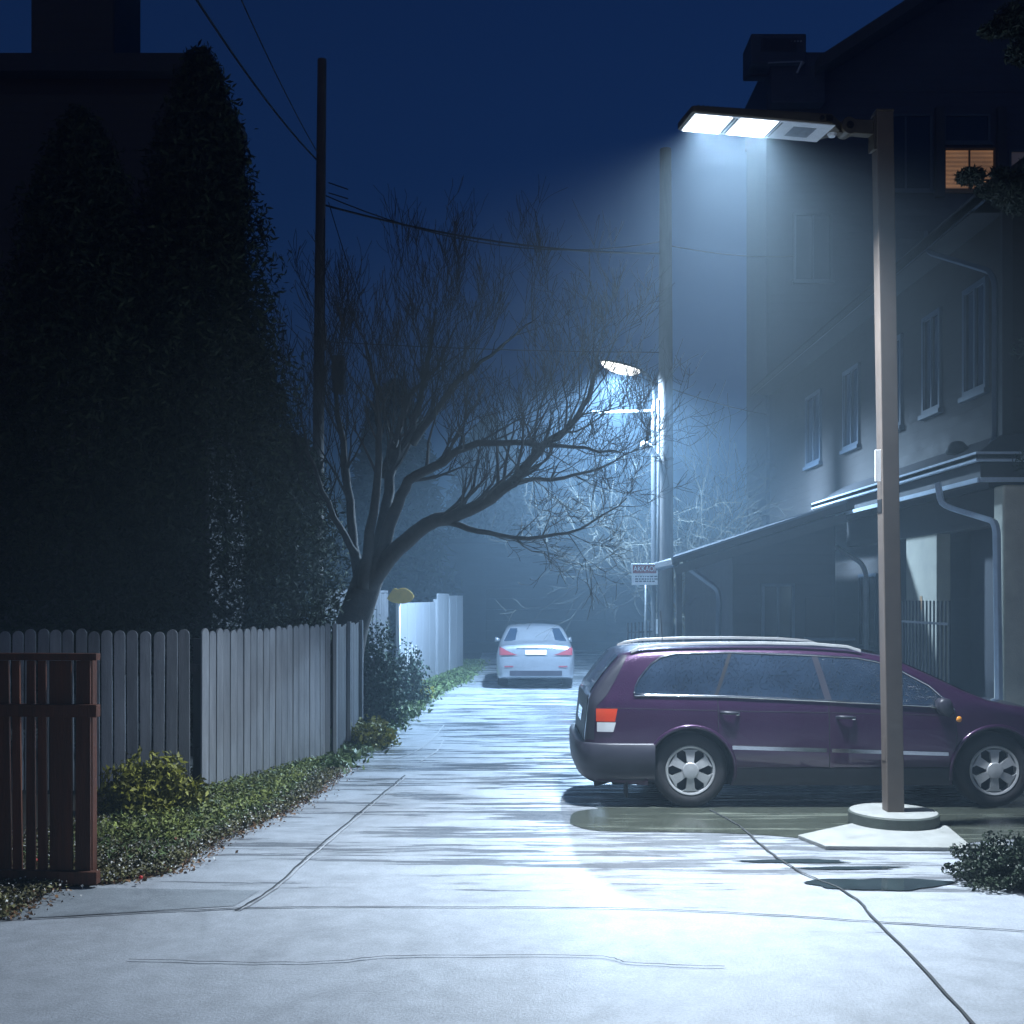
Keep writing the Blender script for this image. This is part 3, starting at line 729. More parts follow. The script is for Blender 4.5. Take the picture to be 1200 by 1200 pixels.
def dark_fence():
    A = Vector((-2.34, 14.4, 0)); B = Vector((-2.30, 16.6, 0))
    t = thing('board_fence', 'dark board fence with pale edged posts beside the leaning tree trunk', 'fence', A)
    b = MB(); picket_row(b, A, B, 1.72, .14, .006, round_=False); b.build('boards', 'greywood', t, bevel=.003)
    for s in (0.0, .5, 1.0):
        p = A.lerp(B, s); MB().box((p.x + .02, p.y - .03, 0), (p.x + .07, p.y + .02, 1.76)).build('post', 'picket', t, bevel=.004)
    for z_ in (.45, 1.3): MB().beam(A + Vector((-.05, 0, z_)), B + Vector((-.05, 0, z_)), .04, .08).build('rail', 'greywood', t)
dark_fence()
def red_fence():
    A = Vector((-5.6, 8.25, 0)); B = Vector((-3.05, 8.05, 0))
    t = thing('redwood_fence', 'dark reddish brown wooden fence panel with gaps at the lower left', 'fence', B)
    b = MB(); d = (B - A).normalized(); s = 0; rr = random.Random(3); L_ = (B - A).length
    while s < L_ - .04:
        bw = rr.choice((.10, .13, .17, .07)); bw = min(bw, L_ - s); o = A + d * s; nrm = Vector((d.y, -d.x, 0))
        top = 1.64; k = rr.uniform(-.012, .012)
        b.plate([o + Vector((0, 0, .12)), o + d * bw + Vector((0, 0, .12)), o + d * (bw - .012 + k) + Vector((0, 0, top)), o + d * k + Vector((0, 0, top))], nrm * .022)
        s += bw + rr.choice((.012, .02, .03))
    b.build('boards', 'redwood', t, bevel=.003)
    for z_, hh in ((.075, .09), (1.28, .09), (1.67, .05)):
        MB().beam(A + Vector((0, -.03, z_)), B + Vector((.06, -.03, z_)), .07, hh).build('rail', 'redwood', t, bevel=.004)
    b = MB()
    for s in (.98, .45, .0): 
        p = A.lerp(B, s); MB().box((p.x - .045, p.y + .03, 0), (p.x + .045, p.y + .12, 1.66)).build('post', 'redwood', t, bevel=.005)
red_fence()
def white_fence():
    A = Vector((-2.42, 23.6, 0)); B = Vector((-1.98, 28.6, 0)); C = Vector((-1.75, 30.6, 0)); E = Vector((-1.45, 32.5, 0))
    t = thing('white_fence', 'smooth white panel fence receding into the mist', 'fence', A)
    for p, q, h in ((A, B, 1.98), (B + Vector((.05, .05, 0)), C, 2.2), (C, E, 2.15)):
        d = (q - p); n = int(d.length / 1.2) + 1
        for k in range(n):
            a = p + d * k / n; c = p + d * (k + 1) / n - d.normalized() * .02
            b = MB(); b.beam(a + Vector((0, 0, h / 2 + .02)), c + Vector((0, 0, h / 2 + .02)), .04, h - .04); b.build('panel', 'panelwhite', t, bevel=.004)
    for p in (A, B, C):
        MB().box((p.x - .05, p.y - .05, 0), (p.x + .05, p.y + .05, 2.05)).build('post', 'panelwhite', t, bevel=.006)
    b = MB()
    rr = random.Random(9)
    for k in range(6):
        s = .12 + k * .055; p = A.lerp(B, s); b.box((p.x + .03, p.y - .02, .1), (p.x + .045, p.y + .02, 1.0 + rr.uniform(-.05, .05)))
    b.build('batten', 'signwhite', t)
white_fence()
# backing fence left of the white one
t = thing('tall_dark_fence', 'tall dark blue grey fence behind the shrubs left of the white fence', 'fence', (-2.9, 22, 0))
b = MB(); picket_row(b, (-3.3, 19.5, 0), (-2.6, 23.5, 0), 2.2, .16, .004, round_=False); b.build('boards', 'greywood', t)
b = MB(); b.beam((-3.36, 19.5, 2.22), (-2.66, 23.5, 2.22), .08, .05); b.build('top_rail', 'greywood', t)

# yellow sign
def yellow_sign():
    D = 22.6; c = P(468, 698, D)
    t = thing('yellow_sign', 'mustard yellow oval sign on a thin white post by the fence', 'sign', (c.x, D, 0))
    MB().tube([(c.x, D, -.1), (c.x, D, c.z - .1)], .022, 8).build('post', 'whitemetal', t, smooth=True)
    o = [(453.5, 701), (456, 697), (460, 691), (464, 689.5), (466, 690.5), (471, 689), (477, 690), (482, 694), (485, 699), (483, 703), (477, 706.5), (470, 707.5), (462, 706.5), (456, 704)]
    pp = smooth_poly([P(x, y, D - .03) for x, y in o] + [P(453.5, 701, D - .03)], 3)[:-1]
    MB().plate(pp, (0, .02, 0)).build('sign_plate', 'yellow', t, bevel=.004)
yellow_sign()
# small notice board
def text_mesh(txt, size, m, name, parent, loc, rot=(R(90), 0, 0), sx=1.0, ext=.003):
    cu = bpy.data.curves.new(name, 'FONT'); cu.body = txt; cu.size = size; cu.extrude = ext; cu.align_x = 'CENTER'; cu.align_y = 'CENTER'
    ob = bpy.data.objects.new(name, cu); COL.objects.link(ob)
    dg = bpy.context.evaluated_depsgraph_get(); me = bpy.data.meshes.new_from_object(ob.evaluated_get(dg))
    bpy.data.objects.remove(ob)
    me.materials.append(M[m]); o = bpy.data.objects.new(name, me); COL.objects.link(o)
    o.rotation_euler = rot; o.scale = (sx, 1, 1); o.parent = parent; o.location = Vector(loc) - rootloc(parent)
    return o
def notice():
    D = 22.2; c = P(755.5, 673, D); k = D / F
    t = thing('notice_sign', 'small white notice with a red band beside the thick utility pole', 'sign', (c.x, D, 0))
    MB().tube([(c.x + .02, D + .03, -.1), (c.x + .02, D + .03, c.z + .1)], .02, 8).build('post', 'steel', t, smooth=True)
    w2, h2 = 15.3 * k, 12.4 * k
    pl = MB().box((c.x - w2, D - .012, c.z - h2), (c.x + w2, D + .005, c.z + h2)).build('sign_plate', 'signwhite', t, bevel=.004)
    b = MB().box((c.x - w2 + .02, D - .016, c.z + .02), (c.x + w2 - .03, D - .0125, c.z + h2 - .025)); b.build('red_band', 'signred', pl)
    text_mesh('AKKAOI', .145, 'signwhite', 'lettering', pl, (c.x - .005, D - .018, c.z + .107), sx=.82, ext=.001)
    b = MB(); rr = random.Random(4)
    for zr in (-.045, -.095, -.14):
        x = c.x - w2 + .07
        while x < c.x + w2 - .07:
            wd = rr.uniform(.02, .07); b.box((x, D - .0155, c.z + zr - .012), (x + wd, D - .0125, c.z + zr + .012)); x += wd + .018
    b.build('small_print', 'signink', pl)
notice()

def iron_fence(name, A, B, h, label, step=.13, r=.012, finial=True, rails=(.2, .9)):
    A = Vector(A); B = Vector(B); t = thing(name, label, 'railing', A, group=None)
    b = MB(); n = max(2, int((B - A).length / step))
    for k in range(n + 1):
        p = A.lerp(B, k / n); b.tube([p, p + Vector((0, 0, h))], r, 6)
    b.build('bars', 'iron', t)
    for q in rails: MB().beam(A + Vector((0, 0, h * q)), B + Vector((0, 0, h * q)), .03, .035).build('rail', 'iron', t)
    return t
iron_fence('iron_fence', (2.38, 22.8, 0), (3.0, 23.6, 0), 1.58, 'short black iron fence left of the thick utility pole', .14, .018, rails=(.25, .87))
iron_fence('iron_railing', (6.15, 15.6, 0), (6.15, 18.3, 0), 2.05, 'dark iron railing between the two stucco porch pillars', .14, .014, rails=(.2, .84))

# ------------------------------------------------------------------ houses
def window_part(parent, c0, c1, nrm, m_glass='glass', mull=1, fr=.07, frm='frame', world=True):
    """rectangular window in a vertical plane; c0 lower corner, c1 upper opposite; nrm outward"""
    c0 = Vector(c0); c1 = Vector(c1); nrm = Vector(nrm).normalized(); d = Vector((c1.x - c0.x, c1.y - c0.y, 0)); L_ = d.length; d.normalize(); h = c1.z - c0.z
    def bar(mb, s0, s1, z0, z1, th=.05):
        o = c0 + d * s0 + Vector((0, 0, z0)); mb.plate([o, o + d * (s1 - s0), o + d * (s1 - s0) + Vector((0, 0, z1 - z0)), o + Vector((0, 0, z1 - z0))], nrm * th)
    b = MB(); bar(b, 0, L_, 0, fr); bar(b, 0, L_, h - fr, h); bar(b, 0, fr, fr, h - fr); bar(b, L_ - fr, L_, fr, h - fr)
    for k in range(mull):
        s = L_ * (k + 1) / (mull + 1); bar(b, s - fr * .4, s + fr * .4, fr, h - fr, .04)
    w_ = b.build('window', frm, parent)
    b = MB(); bar(b, fr, L_ - fr, fr, h - fr, .012); b.build('pane', m_glass, w_)
    b = MB(); bar(b, -.05, L_ + .05, -.07, -.001, .09); b.build('sill', frm, w_)
    return w_
def gutter_run(parent, pts, name='gutter', r=.07, m='gutter'):
    """K-style gutter: profile swept along horizontal polyline, open side up"""
    prof = [(-.0, .10), (-.0, -.02), (.07, -.02), (.11, .05), (.13, .06), (.13, .10), (.12, .10), (.10, .06), (.06, -.008), (.012, -.008), (.012, .10)]
    pts = [Vector(p) for p in pts]; n = len(pts); rings = []
    for i, p in enumerate(pts):
        d = (pts[min(i + 1, n - 1)] - pts[max(i - 1, 0)]); q = Vector((d.y, -d.x, 0)).normalized()
        if 0 < i < n - 1:
            d1 = (pts[i] - pts[i - 1]); q1 = Vector((d1.y, -d1.x, 0)).normalized(); q = q / max(.5, q.dot(q1))
        rings.append([p + q * a + Vector((0, 0, c)) for a, c in prof])
    m_ = len(prof); vs = [v for r_ in rings for v in r_]; fs = []
    for i in range(n - 1):
        for k in range(m_): fs.append((i * m_ + k, i * m_ + (k + 1) % m_, (i + 1) * m_ + (k + 1) % m_, (i + 1) * m_ + k))
    fs += [tuple(range(m_)), tuple((n - 1) * m_ + k for k in range(m_))]
    return MB().add(vs, fs).build(name, m, parent)
def downspout(parent, pts, s=.085, m='gutter'):
    b = MB(); pp = [Vector(p) for p in pts]; out_ = [pp[0]]
    for i in range(1, len(pp) - 1):
        a = (pp[i - 1] - pp[i]); c = (pp[i + 1] - pp[i]); k = min(.09, a.length * .4, c.length * .4)
        out_ += [pp[i] + a.normalized() * k, pp[i] + (a.normalized() + c.normalized()) * k * .25, pp[i] + c.normalized() * k]
    out_.append(pp[-1]); b.tube(out_, s * .62, 4)
    return b.build('downspout', m, parent, bevel=.008)

def porch_house():
    t = thing('porch_house', 'dark two storey house with stucco porch pillars and pale gutters', 'house', (6.6, 14.9, 0))
    # lower block
    MB().box((7.6, 15.6, 0), (14, 28.4, 4.0)).build('wall', 'siding', t)
    # upper storey: front (camera) face Y=14.9, side face X=6.6
    MB().box((6.6, 14.9, 4.0), (14, 28.4, 7.62)).build('upper_wall', 'siding', t)
    MB().box((6.62, 15.4, 3.62), (13.9, 28.3, 3.998)).build('ceiling', 'soffit', t)
    # corner board / stucco front panel seen at right
    MB().box((6.56, 14.84, 4.0), (6.70, 14.9 - .002, 7.55)).build('corner_board', 'soffit', t)
    # porch roof: thin slopes on alley side and on the front
    ze = 3.93
    b = MB()
    ex, ey = 5.92, 14.15
    b.add([(ex, ey, ze), (ex, 22.0, ze), (6.6, 22.0, 4.30), (6.6, 14.9, 4.30), (ex, ey, ze - .06), (ex, 22.0, ze - .06), (6.6, 22.0, 4.12), (6.6, 14.9, 4.12)], [(0, 1, 2, 3), (7, 6, 5, 4), (0, 4, 5, 1), (1, 5, 6, 2), (0, 3, 7, 4)])
    b.add([(ex, ey, ze), (6.6, 14.9, 4.30), (14, 14.9, 4.30), (14, ey, ze), (ex, ey, ze - .06), (6.6, 14.9, 4.12), (14, 14.9, 4.12), (14, ey, ze - .06)], [(0, 3, 2, 1), (4, 5, 6, 7), (0, 4, 7, 3)])
    pr = b.build('porch_roof', 'roof', t)
    b = MB(); b.box((6.06, 14.35, 3.60), (14, 14.50, 3.84)); b.box((6.06, 14.5, 3.60), (6.20, 22.0, 3.84)); b.build('fascia', 'soffit', t)
    MB().box((6.2, 14.5, 3.78), (7.6, 22, 3.82)).build('soffit', 'soffit', t)
    b = MB(); b.beam((6.05, 14.32, 3.62), (14, 14.32, 3.62), .03, .06); b.beam((6.03, 14.34, 3.62), (6.03, 22, 3.62), .03, .06); b.build('trim_strip', 'gutter', t)
    # gutters (outward side is -X / -Y)
    gutter_run(t, [(ex, 21.95, ze - .07), (ex, ey, ze - .07), (13.9, ey, ze - .07)][::-1])
    downspout(t, [P(1099, 566, 15.3), P(1103, 590, 15.2), P(1116, 596, 15.1), P(1165, 611, 14.35), P(1168, 622, 14.3), P(1171, 850, 14.3)])
    downspout(t, [P(963, 606, 21.4), P(968, 628, 21.4), P(975, 638, 21.4), P(1010, 660, 21.2), P(1015, 672, 21.2), P(1015, 830, 21.2)], .08)
    # pillars
    MB().box((6.36, 14.36, 0), (7.25, 14.66, 3.56)).build('pillar', 'cream_lit', t, bevel=.03)
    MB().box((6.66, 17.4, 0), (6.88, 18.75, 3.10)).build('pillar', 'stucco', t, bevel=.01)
    MB().box((6.64, 15.2, 3.10), (6.9, 22.0, 3.598)).build('header_beam', 'siding', t)
    MB().box((7.15, 15.3, 0), (7.3, 17.3, 3.5)).build('door', 'void', t)
    b = MB(); b.box((6.652, 18.0, 2.0 - .1), (6.659, 18.1, 2.12)); b.build('wall_plate', 'rust', t)
    # upper windows on alley side (plane X = 6.6)
    for ya, yb in ((15.35, 16.15), (17.0, 17.75), (18.7, 19.6), (21, 22), (23.6, 24.8)):
        window_part(t, (6.598, ya, 5.0), (6.598, yb, 6.55), (-1, 0, 0))
    # upper windows on the camera side, mostly off frame
    window_part(t, (8.2, 14.898, 5.0), (9.2, 14.898, 6.4), (0, -1, 0))
    # lower windows
    for ya, yb in ((19.4, 20.6), (23, 24.2)): window_part(t, (7.598, ya, 1.0), (7.598, yb, 2.6), (-1, 0, 0))
    # main roof: ridge parallel to alley, gable faces camera
    xr, zr, xe = 11.0, 11.0, 6.15; ze2 = 7.46
    y0, y1 = 14.45, 28.7
    b = MB()
    b.add([(xe, y0, ze2), (xe, y1, ze2), (xr, y1, zr), (xr, y0, zr), (xe, y0, ze2 - .18), (xe, y1, ze2 - .18), (xr, y1, zr - .2), (xr, y0, zr - .2)], [(0, 1, 2, 3), (7, 6, 5, 4), (0, 4, 5, 1), (0, 3, 7, 4), (1, 5, 6, 2)])
    b.add([(xr, y0, zr), (xr, y1, zr), (15.8, y1, ze2), (15.8, y0, ze2), (xr, y0, zr - .2), (xr, y1, zr - .2), (15.8, y1, ze2 - .18), (15.8, y0, ze2 - .18)], [(0, 1, 2, 3), (7, 6, 5, 4), (0, 3, 7, 4), (1, 5, 6, 2), (2, 6, 7, 3)])
    b.build('roof', 'roof', t)
    MB().plate([(6.6, 14.9, 7.62), (14, 14.9, 7.62), (14, 14.9, 8.6), (xr, 14.9, 10.75), (6.6, 14.9, 7.65)], (0, .1, 0)).build('gable', 'siding', t)
    gutter_run(t, [(xe, 28.6, ze2 - .14), (xe, 14.5, ze2 - .14)][::-1], m='frame')
    MB().box((xe + .02, 14.9, ze2 - .2), (6.6 - .002, 28.3, ze2 - .185)).build('upper_soffit', 'soffit', t)
    downspout(t, [P(1086, 272, 16.6), P(1088, 296, 16.5), P(1160, 318, 14.9), P(1166, 330, 14.78), P(1166, 515, 14.78), P(1160, 524, 14.6)], .075, 'frame')
    # odd little vent on the wall
    MB().box((6.55, 19.15, 5.95 + .0), (6.599, 19.4, 6.2)).build('wall_vent', 'gutter', t, bevel=.004)
    MB().lathe([(0, 0), (.16, 0), (.15, .08), (.08, .16), (0, .18)], (6.28, 14.75 + .9, 4.13), 'Z', 14).build('roof_vent', 'soffit', t, smooth=True)
porch_house()

def carport():
    t = thing('carport', 'low dark carport with a sloping shed roof beyond the minivan', 'carport', (4.0, 20.2, 0))
    xl, zl, xh, zh, y0, y1 = 2.86, 2.78, 5.98, 3.80, 19.8, 26.5
    b = MB(); b.add([(xl, y0, zl), (xh, y0, zh), (xh, y1, zh), (xl, y1, zl), (xl, y0, zl - .10), (xh, y0, zh - .14), (xh, y1, zh - .14), (xl, y1, zl - .10)], [(0, 1, 2, 3), (7, 6, 5, 4), (0, 4, 5, 1), (1, 5, 6, 2), (2, 6, 7, 3), (3, 7, 4, 0)])
    b.build('roof', 'roof', t)
    MB().beam((xl - .02, y0 - .02, zl + .008), (xh, y0 - .02, zh + .008), .05, .035).build('drip_edge', 'frame', t)
    MB().beam((xl + .05, y0 + .05, zl - .20), (xh, y0 + .05, zh - .27), .05, .16).build('barge_board', 'soffit', t)
    gutter_run(t, [(xl + .02, 26.4, zl - .12), (xl + .02, y0, zl - .12)][::-1], m='frame')
    zt_ = lambda x: zl + (zh - zl) * (x - xl) / (xh - xl) - .16
    b = MB(); b.plate([(4.03, y0 + .45, 0), (5.9, y0 + .45, 0), (5.9, y0 + .45, zt_(5.9)), (4.03, y0 + .45, zt_(4.03))], (0, 5.6, 0)); b.build('wall', 'carport_wall', t)
    downspout(t, [P(803, 654, y0 + .1), P(805, 664, y0 + .1), P(841, 690, y0 + .1), P(843, 703, y0 + .1), P(840, 800, y0 + .1)], .09, 'frame')
    MB().box((2.98, y0 + .3, 0), (3.08, y0 + .4, zt_(3.0))).build('porch_post', 'void', t)
    window_part(t, (4.55, y0 + .448, .95), (5.15, y0 + .448, 2.35), (0, -1, 0), 'glass', 1, .05)
    MB().box((5.35, y0 + .42, 0), (5.85, y0 + .448, 2.1)).build('door', 'void', t, bevel=.01)
carport()
def slat_rail(name, A, B, h, label):
    A = Vector(A); B = Vector(B); t = thing(name, label, 'railing', A)
    b = MB(); b.beam(A + Vector((0, 0, h)), B + Vector((0, 0, h)), .06, .05); b.build('rail', 'frame', t)
    b = MB(); n = int((B - A).length / .11)
    for k in range(n): p = A.lerp(B, k / n); b.box((p.x - .012, p.y - .02, .1), (p.x + .012, p.y + .02, h - .12))
    b.build('slats', 'frame', t)
slat_rail('porch_railing', (4.9, 18.6, 0), (5.75, 18.6, 0), 1.40, 'slatted porch railing just behind the roof of the purple minivan')

def tall_building():
    t = thing('tall_building', 'tall navy building rising above the porch house with one warm lit window', 'building', (6.9, 31, 0))
    D = 31.0; x0 = (898 - 600) / F * D; x1 = 20
    def Zp(py, D_=D): return CAMZ + (HOR - py) / F * D_
    ztop = Zp(82)
    MB().box((x0, D, 0), (x1, D + 2.6, ztop - .6)).build('wall', 'siding_far', t)
    MB().box((x0 + .03, D - .45, ztop - 1.1), (P(962, 0, D).x, D + 3, Zp(70))).build('chimney', 'siding_far', t, bevel=.03)
    # gable
    a = P(962, 92, D); bpk = P(1180, -45, D)
    MB().plate([(a.x, D - .02, ztop - .62), (x1, D - .02, ztop - .62), (x1, D - .02, a.z + .5), (bpk.x, D - .02, bpk.z), (a.x, D - .02, a.z)], (0, .3, 0)).build('gable', 'siding_far', t)
    b = MB(); off = Vector((0, 0, .35))
    A0 = P(962, 90, D) + Vector((-.3, -.9, -.2)); B0 = Vector((bpk.x, D - .9, bpk.z + .15)); C0 = Vector((x1 + 1, D - .9, a.z))
    for p, q in ((A0, B0), (B0, C0)):
        b.add([p, q, q + Vector((0, 3.4, 0)), p + Vector((0, 3.4, 0)), p + off, q + off, q + off + Vector((0, 3.4, 0)), p + off + Vector((0, 3.4, 0))], [(3, 2, 1, 0), (4, 5, 6, 7), (0, 1, 5, 4), (1, 2, 6, 5), (2, 3, 7, 6), (3, 0, 4, 7)])
    b.build('roof', 'roof', t)
    # recessed dark upper windows and the lit one
    for px0, px1, py0, py1, mg, mu, lit in ((1105, 1166, 224, 174, 'litwin', 1, 1), (1182, 1232, 224, 176, 'dimwin', 0, 0), (1105, 1160, 168, 134, 'glass', 0, 0), (1030, 1092, 224, 134, 'glass', 1, 0), (930, 975, 330, 250, 'glass', 1, 0), (930, 975, 500, 420, 'glass', 1, 0)):
        window_part(t, P(px0, py0, D - .003), P(px1, py1, D - .003), (0, -1, 0), mg, mu, .06, 'frame' if not lit else 'rust')
    for px in (1100, 1172): p = P(px, 0, D); MB().box((p.x - .12, D - .16, Zp(232)), (p.x + .12, D - .001, Zp(128))).build('pilaster', 'soffit', t)
tall_building()
def ac_unit():
    D = 30.4; a = P(880, 74, D); c = P(945, 39, D)
    t = thing('rooftop_unit', 'boxy louvred ventilation unit on top of the tall building chimney', 'ventilation unit', ((a.x + c.x) / 2, D, a.z))
    MB().box((a.x, D, a.z + .0), (c.x, D + 1.1, c.z)).build('casing', 'siding_far', t, bevel=.04)
    b = MB()
    for k in range(18): x = a.x + .28 + k * .055; b.box((x, D - .03, a.z + .32), (x + .022, D - .001, c.z - .14))
    b.build('louvres', 'void', t)
    b = MB()
    for k in range(4): x = c.x - .42 + k * .085; b.box((x, D - .025, c.z - .24), (x + .03, D - .002, c.z - .21))
    b.build('indicator_dots', 'gutter', t)
    b = MB(); b.tube([P(940, 72, D - .2), P(934, 86, D - .2)], .035, 6); b.tube([P(936, 80, D - .2), P(942, 73, D - .2)], .03, 6); b.beam(P(900, 73.5, D - .1), P(938, 72, D - .1), .03, .03); b.build('bracket', 'steel', t)
    b = MB(); b.beam(P(878, 89, D + .3), P(900, 88, D + .3), .1, .06); b.build('outrigger', 'void', t)
ac_unit()

# dark neighbour house at the far left
def left_house():
    D = 19.0; x1 = P(238, 0, D).x; z1 = CAMZ + 628 / F * D
    t = thing('left_house', 'tall black silhouetted house at the left edge behind the conifers', 'house', (-9, D, 0))
    MB().box((-16, D, 0), (x1, D + 3, z1 - .3)).build('wall', 'siding', t)
    b = MB(); b.box((-16, D - .3, z1 - .3), (x1 + .04, D + 3.02, z1)); b.build('roof', 'roof', t)
    MB().box((P(24, 0, D).x, D + .4, z1), (P(124, 0, D).x, D + 1.8, z1 + 2.4)).build('chimney', 'siding', t, bevel=.03)
    window_part(t, (-8.2, D - .003, 4.5), (-7.0, D - .003, 6.2), (0, -1, 0))
left_house()
def end_garage():
    t = thing('alley_end_garage', 'misty dark garage closing off the end of the alley', 'garage', (0, 52, 0))
    MB().box((-9, 52, 0), (11, 60, 4.6)).build('wall', 'siding_far', t)
    b = MB(); b.box((-9.3, 51.6, 4.6), (11.3, 60.3, 4.85)); b.build('roof', 'roof', t)
    b = MB()
    for k in range(5): b.box((-1.2, 51.93, .05 + k * .5), (4.4, 51.998, .53 + k * .5))
    b.build('garage_door', 'soffit', t, bevel=.01)
end_garage()
for i, (x, d_, zt, rd, lb) in enumerate(((-5.0, 47, 11, 2.6, 'hazy evergreen far off left of the alley end'), (-1.2, 62, 12, 3.5, 'hazy evergreen behind the far garage'), (-10, 40, 12, 3.0, 'distant dark evergreen behind the white fence'))):
    conifer(600 + x * F / d_, d_, zt, rd, lb, 9000, .9, size=.20)

# ------------------------------------------------------------------ vehicles
class Body:
    def __init__(s, L_, top, plan, side, bot, rc=.13, crown=.035):
        s.L = L_; s.top = top; s.plan = plan; s.side = side; s.bot = bot; s.rc = rc; s.crown = crown
    def zt(s, x): return interp(x, s.top)
    def w(s, x, z):
        w_ = interp(x, s.plan) * interp(z, s.side); d = s.zt(x) - z; rc = s.rc
        if d < rc: k = min(1, (rc - max(d, 0)) / rc); w_ -= rc * (1 - math.sqrt(max(0, 1 - k * k)))
        return max(.02, w_)
    def xr(s, y, z):
        """rear surface x at (y,z)"""
        y = abs(y); x = 0.0
        while x < 1.9 and (s.zt(x) < z or s.w(x, z) < y): x += .004
        return x
    def mesh(s, nst=110, ns=22, nt_=8):
        xs = []; 
        for k in range(nst + 1):
            u = k / nst; xs.append(s.L * (u * .55 + .45 * (.5 - .5 * math.cos(math.pi * u))))
        vs = []; fs = []; ring = None
        for x in xs:
            zb = interp(x, s.bot); zt = s.zt(x); r = []
            for k in range(4): r.append((x, -s.w(x, zb) * k / 4, zb))          # bottom half to near side
            for k in range(ns + 1):
                u = k / ns; z = zb + (zt - zb) * (1 - (1 - u) ** 1.5); r.append((x, -s.w(x, z), z))
            wt = s.w(x, zt); 
            for k in range(1, nt_ + 1):
                y = -wt * (1 - k / nt_); r.append((x, y, zt + s.crown * (1 - (y / wt) ** 2) if wt > 0 else zt))
            full = r + [(a, -b, c) for a, b, c in reversed(r[1:-1])]
            ring = len(full); vs += full
        for i in range(len(xs) - 1):
            for k in range(ring): fs.append((i * ring + k, i * ring + (k + 1) % ring, (i + 1) * ring + (k + 1) % ring, (i + 1) * ring + k))
        fs.append(tuple(range(ring - 1, -1, -1))); fs.append(tuple((len(xs) - 1) * ring + k for k in range(ring)))
        return MB().add(vs, fs)
    def side_pt(s, x, z, off=0, sgn=-1): return Vector((x, sgn * (s.w(x, z) + off), z))
    def side_patch(s, name, m, par, xl, xrr, zl, zh, off, sgn=-1, nu=30, nv=8, th=.0):
        """xl,xrr: f(v); zl,zh: f(x)"""
        vs = []
        for j in range(nv + 1):
            v = j / nv
            for i in range(nu + 1):
                x = xl(v) + (xrr(v) - xl(v)) * i / nu; z = zl(x) + (zh(x) - zl(x)) * v; vs.append(s.side_pt(x, z, off, sgn))
        fs = [(j * (nu + 1) + i, j * (nu + 1) + i + 1, (j + 1) * (nu + 1) + i + 1, (j + 1) * (nu + 1) + i) for j in range(nv) for i in range(nu)]
        if sgn > 0: fs = [tuple(reversed(f)) for f in fs]
        return MB().add(vs, fs).build(name, m, par, smooth=True, world=False, auto=False)
    def rear_patch(s, name, m, par, y0, y1, z0, z1, off, nu=16, nv=10, shape=None):
        vs = []
        for j in range(nv + 1):
            for i in range(nu + 1):
                a, b = i / nu, j / nv
                if shape: y, z = shape(a, b)
                else: y = y0 + (y1 - y0) * a; z = z0 + (z1 - z0) * b
                vs.append(Vector((s.xr(y, z) - off, y, z + (off if z > .9 else 0))))
        fs = [(j * (nu + 1) + i, (j + 1) * (nu + 1) + i, (j + 1) * (nu + 1) + i + 1, j * (nu + 1) + i + 1) for j in range(nv) for i in range(nu)]
        return MB().add(vs, fs).build(name, m, par, smooth=True, world=False, auto=False)
    def line(s, mb, pts, r, off, sgn=-1, n=6, dens=5):
        out_ = []
        for (a, b) in zip(pts, pts[1:]):
            for k in range(dens): t = k / dens; out_.append((a[0] + (b[0] - a[0]) * t, a[1] + (b[1] - a[1]) * t))
        out_.append(pts[-1]); mb.tube([s.side_pt(x, z, off, sgn) for x, z in out_], r, n)

def carve(o, wheels, r, depth, hw, inner='seam'):
    cut = MB()
    for x, z in wheels:
        for sg in (-1, 1):
            y0 = sg * (hw - depth); y1 = sg * (hw + .3)
            cut.tube([(x, y0, z), (x, y1, z)], r, 40)
    c = cut.build('cutter', inner, None); c.parent = o.parent; bpy.context.view_layer.update()
    o.data.materials.append(M[inner])
    md = o.modifiers.new('b', 'BOOLEAN'); md.object = c; md.operation = 'DIFFERENCE'; md.solver = 'EXACT'
    try: md.material_mode = 'TRANSFER'
    except Exception: pass
    dg = bpy.context.evaluated_depsgraph_get(); me = bpy.data.meshes.new_from_object(o.evaluated_get(dg))
    o.modifiers.remove(md); o.data = me; bpy.data.objects.remove(c)
    while len(me.materials) < 2: me.materials.append(M[inner])
    for p in me.polygons:
        c_ = p.center
        if any((c_.x - x) ** 2 + (c_.z - z) ** 2 < (r * 1.004) ** 2 for x, z in wheels) and abs(c_.y) > hw - depth - .01: p.material_index = 1
    me.polygons.foreach_set('use_smooth', [True] * len(me.polygons))
    try: me.set_sharp_from_angle(angle=R(32))
    except Exception: pass

